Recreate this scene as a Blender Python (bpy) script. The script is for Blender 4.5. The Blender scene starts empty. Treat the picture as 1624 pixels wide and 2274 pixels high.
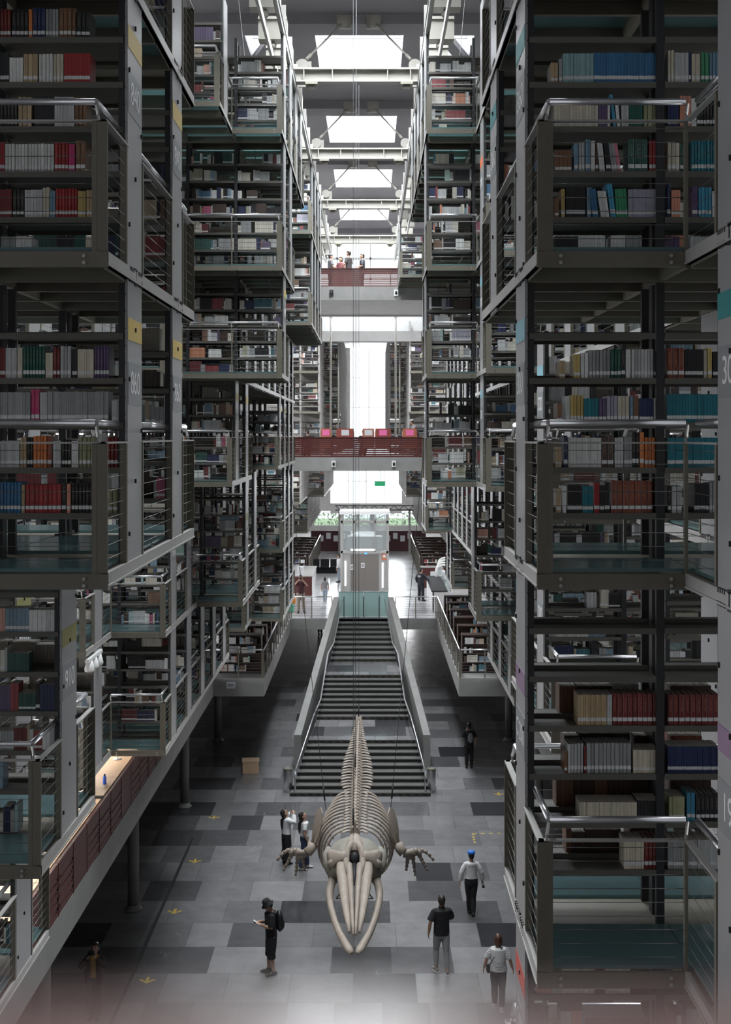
EXPOSURE = 1.0
SKY_STRENGTH = 1.3
SKY0 = 14.0
P_SKY, P_SKY_SIDE, P_END, P_SIDE = 115.0, 28.0, 36.0, 9.0
import bpy, math, random
import numpy as np
from mathutils import Vector, Matrix

random.seed(7)
SC = bpy.context.scene
COL = SC.collection
F, VX, VY, ZC = 2700.0, 823.0, 966.0, 12.6      # focal length and vanishing point in pixels, eye height
PI = math.pi


def at(px, py, Y):
    return Vector(((px - VX) * Y / F, Y, ZC - (py - VY) * Y / F))


def proj(x, y, z):
    return VX + F * x / y, VY + F * (ZC - z) / y


# ------------------------------------------------------------------ materials
def nodes_of(m):
    m.use_nodes = True
    return m.node_tree.nodes, m.node_tree.links


def mat(name, col, rough=0.5, metal=0.0, var=0.12, scale=6.0, bump=0.0, spec=0.5, coord='Object'):
    m = bpy.data.materials.new(name)
    N, L = nodes_of(m)
    b = N['Principled BSDF']
    b.inputs['Roughness'].default_value = rough
    b.inputs['Metallic'].default_value = metal
    b.inputs['Specular IOR Level'].default_value = spec
    tc = N.new('ShaderNodeTexCoord')
    nz = N.new('ShaderNodeTexNoise')
    nz.inputs['Scale'].default_value = scale
    nz.inputs['Detail'].default_value = 3.0
    L.new(tc.outputs[coord], nz.inputs['Vector'])
    mx = N.new('ShaderNodeMix')
    mx.data_type = 'RGBA'
    mx.inputs['A'].default_value = (*[c * (1 - var) for c in col], 1)
    mx.inputs['B'].default_value = (*[min(1, c * (1 + var)) for c in col], 1)
    L.new(nz.outputs['Fac'], mx.inputs['Factor'])
    L.new(mx.outputs['Result'], b.inputs['Base Color'])
    if bump:
        bp = N.new('ShaderNodeBump')
        bp.inputs['Strength'].default_value = bump
        bp.inputs['Distance'].default_value = 0.02
        L.new(nz.outputs['Fac'], bp.inputs['Height'])
        L.new(bp.outputs['Normal'], b.inputs['Normal'])
    return m


def glass_floor_mat():
    # frosted walkway glass: part diffuse, part translucent, with a satin reflection
    m = bpy.data.materials.new('frosted_walkway_glass')
    N, L = nodes_of(m)
    b = N['Principled BSDF']
    out = N['Material Output']
    b.inputs['Base Color'].default_value = (0.10, 0.16, 0.17, 1)
    b.inputs['Roughness'].default_value = 0.12
    b.inputs['Specular IOR Level'].default_value = 1.0
    tr = N.new('ShaderNodeBsdfTranslucent')
    tr.inputs['Color'].default_value = (0.50, 0.70, 0.70, 1)
    tc = N.new('ShaderNodeTexCoord')
    nz = N.new('ShaderNodeTexNoise')
    nz.inputs['Scale'].default_value = 2.0
    L.new(tc.outputs['Object'], nz.inputs['Vector'])
    mr = N.new('ShaderNodeMapRange')
    mr.inputs['To Min'].default_value = 0.07
    mr.inputs['To Max'].default_value = 0.15
    L.new(nz.outputs['Fac'], mr.inputs['Value'])
    L.new(mr.outputs['Result'], b.inputs['Roughness'])
    ms = N.new('ShaderNodeMixShader')
    ms.inputs[0].default_value = 0.36
    L.new(b.outputs[0], ms.inputs[1])
    L.new(tr.outputs[0], ms.inputs[2])
    L.new(ms.outputs[0], out.inputs['Surface'])
    return m


def clear_glass_mat(name, tint, alpha):
    m = bpy.data.materials.new(name)
    N, L = nodes_of(m)
    b = N['Principled BSDF']
    b.inputs['Base Color'].default_value = (*tint, 1)
    b.inputs['Roughness'].default_value = 0.06
    out = N['Material Output']
    tr = N.new('ShaderNodeBsdfTransparent')
    tr.inputs['Color'].default_value = (*[0.55 + 0.45 * t for t in tint], 1)
    ms = N.new('ShaderNodeMixShader')
    ms.inputs[0].default_value = alpha
    L.new(tr.outputs[0], ms.inputs[1])
    L.new(b.outputs[0], ms.inputs[2])
    L.new(ms.outputs[0], out.inputs['Surface'])
    return m


def book_mat():
    m = bpy.data.materials.new('book_cloth_and_paper')
    N, L = nodes_of(m)
    b = N['Principled BSDF']
    a = N.new('ShaderNodeAttribute')
    a.attribute_name = 'bcol'
    tc = N.new('ShaderNodeTexCoord')
    nz = N.new('ShaderNodeTexNoise')
    nz.inputs['Scale'].default_value = 22.0
    L.new(tc.outputs['Object'], nz.inputs['Vector'])
    hs = N.new('ShaderNodeHueSaturation')
    mr = N.new('ShaderNodeMapRange')
    mr.inputs['To Min'].default_value = 0.82
    mr.inputs['To Max'].default_value = 1.18
    L.new(nz.outputs['Fac'], mr.inputs['Value'])
    L.new(mr.outputs['Result'], hs.inputs['Value'])
    L.new(a.outputs['Color'], hs.inputs['Color'])
    L.new(hs.outputs['Color'], b.inputs['Base Color'])
    b.inputs['Roughness'].default_value = 0.42
    return m


def emit_mat(name, col, strength):
    m = bpy.data.materials.new(name)
    N, L = nodes_of(m)
    b = N['Principled BSDF']
    b.inputs['Base Color'].default_value = (*col, 1)
    b.inputs['Emission Color'].default_value = (*col, 1)
    b.inputs['Emission Strength'].default_value = strength
    return m


def floor_mat(name, dark, light, row, width, rough, xoff=0.0, yoff=0.0, freq=1, veins=True):
    # polished stone slabs in long rows; every slab has a tone of its own, a few carry pale veins
    m = bpy.data.materials.new(name)
    N, L = nodes_of(m)
    b = N['Principled BSDF']
    tc = N.new('ShaderNodeTexCoord')
    mp = N.new('ShaderNodeMapping')
    mp.inputs['Location'].default_value = (xoff, yoff, 0)
    L.new(tc.outputs['Object'], mp.inputs['Vector'])
    br = N.new('ShaderNodeTexBrick')
    br.offset = 0.37
    br.offset_frequency = 2
    br.squash = 0.72
    br.squash_frequency = 3
    br.inputs['Scale'].default_value = 1.0
    br.inputs['Brick Width'].default_value = width
    br.inputs['Row Height'].default_value = row
    br.inputs['Mortar Size'].default_value = 0.006
    br.inputs['Mortar Smooth'].default_value = 0.1
    br.inputs['Color1'].default_value = (0, 0, 0, 1)
    br.inputs['Color2'].default_value = (1, 1, 1, 1)
    br.inputs['Mortar'].default_value = (0.2, 0.2, 0.2, 1)
    L.new(mp.outputs[0], br.inputs['Vector'])
    cr = N.new('ShaderNodeValToRGB')
    e = cr.color_ramp.elements
    e[0].position, e[0].color = 0.0, (*dark, 1)
    e[1].position, e[1].color = 1.0, (*light, 1)
    mid = e.new(0.36)
    mid.color = (*[d * 0.36 + l * 0.64 for d, l in zip(dark, light)], 1)
    L.new(br.outputs['Color'], cr.inputs['Fac'])
    nz = N.new('ShaderNodeTexNoise')
    nz.inputs['Scale'].default_value = 1.6
    nz.inputs['Detail'].default_value = 6
    nz.inputs['Roughness'].default_value = 0.65
    L.new(tc.outputs['Object'], nz.inputs['Vector'])
    mr = N.new('ShaderNodeMapRange')
    mr.inputs['To Min'].default_value = 0.65
    mr.inputs['To Max'].default_value = 1.4
    L.new(nz.outputs['Fac'], mr.inputs['Value'])
    hs = N.new('ShaderNodeHueSaturation')
    L.new(cr.outputs['Color'], hs.inputs['Color'])
    L.new(mr.outputs['Result'], hs.inputs['Value'])
    last = hs.outputs['Color']
    if veins:
        wv = N.new('ShaderNodeTexNoise')
        wv.inputs['Scale'].default_value = 1.0
        wv.inputs['Detail'].default_value = 5.0
        wv.inputs['Roughness'].default_value = 0.62
        mv = N.new('ShaderNodeMapping')
        mv.inputs['Rotation'].default_value = (0, 0, 0.5)
        mv.inputs['Scale'].default_value = (1.15, 0.28, 1.0)
        L.new(tc.outputs['Object'], mv.inputs['Vector'])
        L.new(mv.outputs[0], wv.inputs['Vector'])
        rv = N.new('ShaderNodeValToRGB')
        r = rv.color_ramp.elements
        r[0].position, r[0].color = 0.4965, (0, 0, 0, 1)
        r[1].position, r[1].color = 0.5035, (0, 0, 0, 1)
        k = r.new(0.5)
        k.color = (1, 1, 1, 1)
        L.new(wv.outputs['Fac'], rv.inputs['Fac'])
        msk = N.new('ShaderNodeTexNoise')
        msk.inputs['Scale'].default_value = 0.33
        L.new(tc.outputs['Object'], msk.inputs['Vector'])
        mk = N.new('ShaderNodeMapRange')
        mk.inputs['From Min'].default_value = 0.655
        mk.inputs['From Max'].default_value = 0.69
        mk.clamp = True
        L.new(msk.outputs['Fac'], mk.inputs['Value'])
        mu = N.new('ShaderNodeMath')
        mu.operation = 'MULTIPLY'
        L.new(rv.outputs['Color'], mu.inputs[0])
        L.new(mk.outputs['Result'], mu.inputs[1])
        mx = N.new('ShaderNodeMix')
        mx.data_type = 'RGBA'
        mx.inputs['B'].default_value = (0.38, 0.37, 0.37, 1)
        L.new(mu.outputs[0], mx.inputs['Factor'])
        L.new(last, mx.inputs['A'])
        last = mx.outputs['Result']
    L.new(last, b.inputs['Base Color'])
    b.inputs['Roughness'].default_value = rough
    r2 = N.new('ShaderNodeMapRange')
    r2.inputs['To Min'].default_value = rough * 0.7
    r2.inputs['To Max'].default_value = rough * 1.5
    L.new(nz.outputs['Fac'], r2.inputs['Value'])
    L.new(r2.outputs['Result'], b.inputs['Roughness'])
    return m


M = {
    'plate': mat('brushed_column_steel', (0.335, 0.335, 0.338), 0.40, 0.25, 0.06, 3.0),
    'beam': mat('olive_grey_painted_steel', (0.150, 0.139, 0.110), 0.5, 0.0, 0.12, 9.0),
    'sidebeam': mat('pale_grey_painted_steel', (0.40, 0.39, 0.375), 0.42, 0.2, 0.08, 5.0),
    'dark': mat('black_slotted_upright_steel', (0.022, 0.022, 0.024), 0.5),
    'shelf': mat('grey_brown_shelf_steel', (0.112, 0.106, 0.092), 0.42, 0.0, 0.1, 4.0),
    'inox': mat('stainless_handrail', (0.62, 0.62, 0.64), 0.28, 0.9, 0.05, 4.0),
    'wire': mat('dark_steel_wire', (0.16, 0.155, 0.15), 0.4, 0.5),
    'deck': glass_floor_mat(),
    'book': book_mat(),
    'concrete': mat('board_marked_concrete', (0.24, 0.235, 0.228), 0.8, 0, 0.2, 1.7, 0.15),
    'roofconcrete': mat('roof_concrete', (0.15, 0.145, 0.155), 0.8, 0, 0.12, 1.0),
    'roofsteel': mat('beige_roof_steel', (0.23, 0.22, 0.195), 0.5, 0.0, 0.06, 2.0),
    'redwood': mat('red_brown_wood_boards', (0.078, 0.018, 0.015), 0.45, 0, 0.25, 3.0),
    'desk': mat('light_oak_desk_top', (0.66, 0.45, 0.30), 0.5, 0, 0.15, 3.0),
    'white': mat('matt_white_paint', (0.75, 0.75, 0.74), 0.6),
    'black': mat('matt_black', (0.012, 0.012, 0.014), 0.6),
    'darkwood': mat('dark_brown_shelf_wood', (0.05, 0.028, 0.022), 0.45, 0, 0.25, 3.0),
    'bolt': mat('zinc_bolt', (0.5, 0.49, 0.48), 0.35, 0.8),
    'darkbolt': mat('blackened_bolt', (0.03, 0.03, 0.03), 0.5, 0.5),
}
for nm, c in {'yellow': (0.62, 0.46, 0.14), 'olive': (0.26, 0.25, 0.10), 'blue': (0.22, 0.43, 0.50), 'teal': (0.02, 0.22, 0.22),
              'purple': (0.26, 0.16, 0.26), 'red': (0.55, 0.07, 0.04), 'orange': (0.75, 0.2, 0.08)}.items():
    M['band_' + nm] = mat(nm + '_column_band', c, 0.5, 0, 0.05)
M['numplate'] = mat('grey_number_plate', (0.25, 0.26, 0.265), 0.45, 0.1, 0.05)
M['digits'] = mat('white_number_paint', (0.78, 0.78, 0.78), 0.5)


# ------------------------------------------------------------------ mesh building
class MB:
    def __init__(s):
        s.v, s.f, s.sm, s.c = [], [], [], []

    def box(s, x0, x1, y0, y1, z0, z1, col=None):
        b = len(s.v)
        s.v += [(x0, y0, z0), (x1, y0, z0), (x1, y1, z0), (x0, y1, z0), (x0, y0, z1), (x1, y0, z1), (x1, y1, z1), (x0, y1, z1)]
        s.f += [(b, b + 3, b + 2, b + 1), (b + 4, b + 5, b + 6, b + 7), (b, b + 1, b + 5, b + 4), (b + 1, b + 2, b + 6, b + 5), (b + 2, b + 3, b + 7, b + 6), (b + 3, b, b + 4, b + 7)]
        s.sm += [0] * 6
        s.c += [col] * 6
        return s

    def bar(s, p, q, w, h, up=(0, 0, 1)):
        # a straight rectangular bar from p to q, w wide and h high
        p, q = Vector(p), Vector(q)
        d = (q - p).normalized()
        u = Vector(up)
        if abs(d.dot(u)) > 0.98:
            u = Vector((1, 0, 0))
        r = d.cross(u).normalized()
        u = r.cross(d).normalized()
        b = len(s.v)
        for e in (p, q):
            for a, c in ((-1, -1), (1, -1), (1, 1), (-1, 1)):
                s.v.append(tuple(e + r * (a * w / 2) + u * (c * h / 2)))
        s.f += [(b + 3, b + 2, b + 1, b), (b + 4, b + 5, b + 6, b + 7)] + [(b + i, b + (i + 1) % 4, b + 4 + (i + 1) % 4, b + 4 + i) for i in range(4)]
        s.sm += [0] * 6
        s.c += [None] * 6
        return s

    def loft(s, rings, cap=True, smooth=1, n=None):
        b = len(s.v)
        k = len(rings[0])
        for r in rings:
            s.v += [tuple(p) for p in r]
        for i in range(len(rings) - 1):
            for j in range(k):
                s.f.append((b + i * k + j, b + i * k + (j + 1) % k, b + (i + 1) * k + (j + 1) % k, b + (i + 1) * k + j))
                s.sm.append(smooth)
                s.c.append(None)
        if cap:
            s.f.append(tuple(b + j for j in reversed(range(k))))
            s.f.append(tuple(b + (len(rings) - 1) * k + j for j in range(k)))
            s.sm += [0, 0]
            s.c += [None, None]
        return s

    def tube(s, pts, r, n=8, r2=None, squash=1.0, up=(0, 0, 1)):
        # a tube along a polyline; r may be a list of radii, or of (rx, ry) pairs
        pts = [Vector(p) for p in pts]
        m = len(pts)
        rad = r if isinstance(r, (list, tuple)) else [r] * m
        rings = []
        ds = []
        for i in range(m):
            d = pts[min(i + 1, m - 1)] - pts[max(i - 1, 0)]
            ds.append(d.normalized() if d.length > 1e-9 else Vector((0, 0, 1)))
        # one reference direction for the whole tube keeps it from twisting
        best = None
        for c in (Vector(up).normalized(), Vector((0, 1, 0)), Vector((1, 0, 0))):
            w = max(abs(d.dot(c)) for d in ds)
            if best is None or w < best[0] - 0.02:
                best = (w, c)
            if w < 0.95:
                break
        for i, p in enumerate(pts):
            d = ds[i]
            u = best[1]
            if abs(d.dot(u)) > 0.999:
                u = Vector((0, 1, 0)) if abs(d.y) < 0.9 else Vector((1, 0, 0))
            a = d.cross(u).normalized()
            c = a.cross(d).normalized()
            q = rad[i]
            rx, ry = q if isinstance(q, (tuple, list)) else (q, q * squash)
            rings.append([p + a * (math.cos(2 * PI * j / n) * rx) + c * (math.sin(2 * PI * j / n) * ry) for j in range(n)])
        return s.loft(rings)

    def lathe(s, cx, cy, prof, n=16):
        return s.loft([[(cx + math.cos(2 * PI * j / n) * r, cy + math.sin(2 * PI * j / n) * r, z) for j in range(n)] for r, z in prof])

    def poly(s, pts, d):
        # an outline extruded by the vector d
        b, k = len(s.v), len(pts)
        d = Vector(d)
        s.v += [tuple(Vector(p)) for p in pts] + [tuple(Vector(p) + d) for p in pts]
        s.f += [tuple(range(b + k - 1, b - 1, -1)), tuple(range(b + k, b + 2 * k))]
        s.f += [(b + i, b + (i + 1) % k, b + k + (i + 1) % k, b + k + i) for i in range(k)]
        s.sm += [0] * (k + 2)
        s.c += [None] * (k + 2)
        return s

    def ball(s, c, r, n=10, m=7):
        rx, ry, rz = r if isinstance(r, (tuple, list)) else (r, r, r)
        rings = []
        for i in range(m + 1):
            t = PI * i / m
            w = max(math.sin(t), 0.02)
            rings.append([(c[0] + rx * w * math.cos(2 * PI * j / n), c[1] + ry * w * math.sin(2 * PI * j / n), c[2] - rz * math.cos(t)) for j in range(n)])
        return s.loft(rings)

    def mesh(s, name, m):
        me = bpy.data.meshes.new(name)
        me.from_pydata([tuple(v) for v in s.v], [], s.f)
        me.polygons.foreach_set('use_smooth', [bool(a) for a in s.sm])
        for k in (m if isinstance(m, (list, tuple)) else [m]):
            me.materials.append(k)
        me.update()
        return me

    def build(s, name, m, parent=None, loc=None):
        return put(name, s.mesh(name, m), parent, loc)


def put(name, me, parent=None, loc=None):
    o = bpy.data.objects.new(name, me)
    COL.objects.link(o)
    if parent is not None:
        o.parent = parent
    if loc is not None:
        o.location = loc
    return o


def tag(o, label, cat, group=None, kind=None):
    o['label'] = label
    o['category'] = cat
    if group:
        o['group'] = group
    if kind:
        o['kind'] = kind
    return o


def thing(name, label, cat, loc=(0, 0, 0), rz=0.0, group=None):
    o = bpy.data.objects.new(name, None)
    o.empty_display_size = 0.2
    COL.objects.link(o)
    o.location = loc
    o.rotation_euler = (0, 0, rz)
    return tag(o, label, cat, group)


def struct(o):
    o['kind'] = 'structure'
    return o
# ------------------------------------------------------------------ the hanging stacks: a grid of rows (n), bays (k) and storeys
ZST = {'D': -6.4, 'C': -4.0, 'B': -1.035, 'A': 1.366, 'G': 3.75, 'E': 6.78, 'F': 9.15}
ORDER = ['D', 'C', 'B', 'A', 'G', 'E', 'F']
STNAME = {'D': 'lowest', 'C': 'second', 'B': 'third', 'A': 'fourth', 'G': 'fifth', 'E': 'top'}
ORD = ['first', 'second', 'third', 'fourth', 'fifth', 'sixth', 'seventh', 'eighth', 'ninth', 'tenth', 'eleventh', 'twelfth', 'thirteenth', 'fourteenth',
       'fifteenth', 'sixteenth', 'seventeenth', 'eighteenth', 'nineteenth', 'twentieth', 'twenty-first', 'twenty-second', 'twenty-third']
SIDE = {-1: 'left', 1: 'right'}
BAY, PITCH, ARM, HALF = 1.1, 2.23, 1.115, 0.3


def Yc(n):
    return 10.165 + PITCH * n


def XF(s, k):
    return (-1.97 if s < 0 else 1.254) + s * BAY * k


def zw(st):
    return ZC + ZST[st]


def nxt(st):
    return ORDER[ORDER.index(st) + 1]


def table(txt):
    d = {}
    for part in txt.split():
        a, k = part.split(':')
        lo, hi = (a.split('..') + [a])[:2] if '..' in a else (a, a)
        for n in range(int(lo), int(hi) + 1):
            d[n] = int(k)
    return d


OCC = {
    -1: {'E': table('0..1:0 2..5:3 6:2 7:1 8..11:0 12..13:1 14..17:0'),
         'G': table('0..1:0 2..6:3 7:2 8..9:0 10..13:1 14..17:0'),
         'A': table('0..1:0 2..6:3 7:2 8:0 9..17:1'),
         'B': table('0..1:0 2..6:3 7:3 8..9:1 10..13:2 14..17:1'),
         'C': table('1:1 2:2 3..5:4 6:3 7..8:2 9..10:1 11..14:2 15..17:1'),
         'D': table('2:2 6:3 7..11:2 12..13:3 14:2 15..17:1')},
    1: {'E': table('-1:1 0..1:0 2..6:2 7:1 8..12:0 13..18:1 19..20:0'),
        'G': table('-1:1 0..1:0 2..6:2 7:1 8:0 9..13:2 14..18:3 19..20:1'),
        'A': table('-1:1 0..1:0 2..6:2 7:1 8:0 9..20:2'),
        'B': table('-1:1 0:0 1..2:2 3..4:1 5..6:2 7:1 8:0 9..12:1 13..20:2'),
        'C': table('-1:1 0:0 1..2:2 3..4:1 5..6:3 7:2 8:1 9..18:2 19..20:1'),
        'D': table('-1:1 0:0 1..2:3 3..4:2 5..8:3 9..11:2 12..18:3 19..20:2')},
}


def kmax(s, n, k):
    edge = (0.305 if s < 0 else 0.298) * (Yc(n) + 1.1) + 0.2
    K = k
    while abs(XF(s, K)) < edge and K < k + 6:
        K += 1
    return K


def shown(x0, x1, y0, y1, z0, z1, pad=40):
    px, py = [], []
    for x in (x0, x1):
        for y in (y0, y1):
            for z in (z0, z1):
                a, b = proj(x, max(y, 1.0), z)
                px.append(a)
                py.append(b)
    return max(px) > -pad and min(px) < 1624 + pad and max(py) > -pad and min(py) < 2274 + pad


SHELF24 = [0.40, 0.77, 1.135, 1.495, 1.86]
SHELF30 = [0.47, 0.86, 1.25, 1.64, 2.04, 2.43]


def shelf_offsets(st):
    return SHELF30 if ZST[nxt(st)] - ZST[st] > 2.7 else SHELF24


# ------------------------------------------------------------------ books
PAL = {
    'white': (0.66, 0.66, 0.64), 'cream': (0.58, 0.53, 0.42), 'tan': (0.46, 0.34, 0.20), 'grey': (0.30, 0.31, 0.31), 'palegrey': (0.47, 0.48, 0.48),
    'black': (0.018, 0.018, 0.020), 'navy': (0.020, 0.032, 0.10), 'brown': (0.20, 0.10, 0.055), 'darkbrown': (0.07, 0.04, 0.03), 'red': (0.33, 0.028, 0.034),
    'darkred': (0.17, 0.022, 0.022), 'rust': (0.23, 0.055, 0.03), 'orange': (0.60, 0.19, 0.06), 'salmon': (0.62, 0.27, 0.18), 'yellow': (0.50, 0.37, 0.13),
    'olive': (0.34, 0.34, 0.20), 'green': (0.05, 0.27, 0.14), 'darkgreen': (0.016, 0.09, 0.07), 'teal': (0.018, 0.17, 0.22), 'blue': (0.040, 0.15, 0.30),
    'steelblue': (0.16, 0.28, 0.38), 'paleteal': (0.26, 0.42, 0.44), 'sky': (0.06, 0.29, 0.45), 'purple': (0.11, 0.07, 0.16), 'magenta': (0.50, 0.05, 0.16),
    'violetgrey': (0.35, 0.34, 0.42), 'pink': (0.60, 0.22, 0.28), 'mint': (0.30, 0.52, 0.42),
}
COLWORD = {'palegrey': 'pale grey', 'darkbrown': 'dark brown', 'darkred': 'dark red', 'rust': 'rust-brown', 'darkgreen': 'dark green', 'steelblue': 'steel blue',
           'paleteal': 'pale teal', 'sky': 'sky blue', 'violetgrey': 'violet-grey', 'mint': 'mint green'}
RND = (['white'] * 17 + ['cream'] * 12 + ['palegrey'] * 11 + ['grey'] * 12 + ['black'] * 15 + ['navy'] * 6 + ['darkbrown'] * 6 + ['brown'] * 4 + ['red'] * 3 + ['darkred'] * 4
       + ['teal'] * 2 + ['steelblue'] * 4 + ['tan'] * 5 + ['darkgreen'] * 3 + ['olive'] * 2 + ['salmon'] * 2 + ['purple'] * 2 + ['blue', 'orange', 'magenta', 'paleteal', 'violetgrey', 'mint'])
PAGE = (0.46, 0.43, 0.37)
TAGC = (0.66, 0.66, 0.66)


class Books:
    def __init__(s):
        s.v, s.f, s.c = [], [], []

    def add(s, x0, x1, y, d, z, h, col, lab=True, lean=0.0, tag_h=(0.12, 0.24)):
        # spine plane at y, the book reaches d behind it (d < 0 for a book that faces the other way)
        b = len(s.v)
        zs = (0, h * tag_h[0], h * tag_h[1], h)
        for yy, lv in ((y, zs), (y + d, (0, h))):
            for q in lv:
                s.v.append((x0 + lean * q, yy, z + q))
                s.v.append((x1 + lean * q, yy, z + q))
        # front 0..7 (pairs by level), back 8..11
        fr = [(b, b + 1, b + 3, b + 2), (b + 2, b + 3, b + 5, b + 4), (b + 4, b + 5, b + 7, b + 6)]
        sd = [(b, b + 2, b + 4, b + 6, b + 10, b + 8), (b + 1, b + 9, b + 11, b + 7, b + 5, b + 3)]
        tp = (b + 6, b + 7, b + 11, b + 10)
        if d < 0:
            fr = [tuple(reversed(q)) for q in fr]
            sd = [tuple(reversed(q)) for q in sd]
            tp = tuple(reversed(tp))
        s.f += fr + sd + [tp, (b + 8, b + 10, b + 11, b + 9)]
        s.c += [col, TAGC if lab else col, col, col, col, PAGE, PAGE]

    def build(s, name):
        me = bpy.data.meshes.new(name)
        me.from_pydata(s.v, [], s.f)
        a = me.attributes.new('bcol', 'FLOAT_COLOR', 'FACE')
        arr = np.ones((len(s.f), 4), dtype=np.float32)
        arr[:, :3] = np.array(s.c, dtype=np.float32)
        a.data.foreach_set('color', arr.ravel())
        me.materials.append(M['book'])
        return put(name, me)


BK = Books()
RUNS = []      # runs of look-alike books near the eye: each may become single objects


def jit(c, a=0.12):
    f = 1 + random.uniform(-a, a)
    return tuple(min(0.9, max(0.004, v * f)) for v in c)


def fill_random(xa, xb, y, d, z, dens, tmin=0.022, tmax=0.045, room=0.30):
    # xa < xb; books stand in runs, usually pushed against one end
    if random.random() > dens:
        return
    span = (xb - xa) * random.choice([0.45, 0.6, 0.72, 0.85, 0.95, 0.98])
    left = random.random() < 0.55
    x = xa + 0.01 if left else xb - span
    end = min(xb - 0.01, x + span)
    while x < end - 0.015:
        cn = random.choice(RND)
        c = PAL[cn]
        g = sum(c) / 3 * 0.9
        c = tuple(v * 0.66 + g * 0.34 for v in c)
        k = random.choice([1, 1, 1, 2, 2, 3, 4, 6, 8])
        t = random.uniform(tmin, tmax)
        h = min(room, random.uniform(0.17, 0.285))
        dd = d * random.uniform(0.75, 1.0)
        lab = random.random() < 0.62
        for _ in range(k):
            if x + t > end:
                break
            BK.add(x, x + t * 0.94, y, dd, z, h * random.uniform(0.985, 1.0) if k > 1 else h, jit(c, 0.14), lab)
            x += t
        if random.random() < 0.07:
            x += random.uniform(0.03, 0.15)


def S(txt):
    # 'pxa-pxb colour height thickness-mm lean' ; items separated by commas
    out = []
    for it in txt.split(','):
        q = it.split()
        a, b = q[0].split('-')
        out.append((float(a), float(b), q[1], float(q[2]) if len(q) > 2 else 0.24, float(q[3]) / 1000 if len(q) > 3 else 0.03, float(q[4]) if len(q) > 4 else 0.0))
    return out


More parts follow.
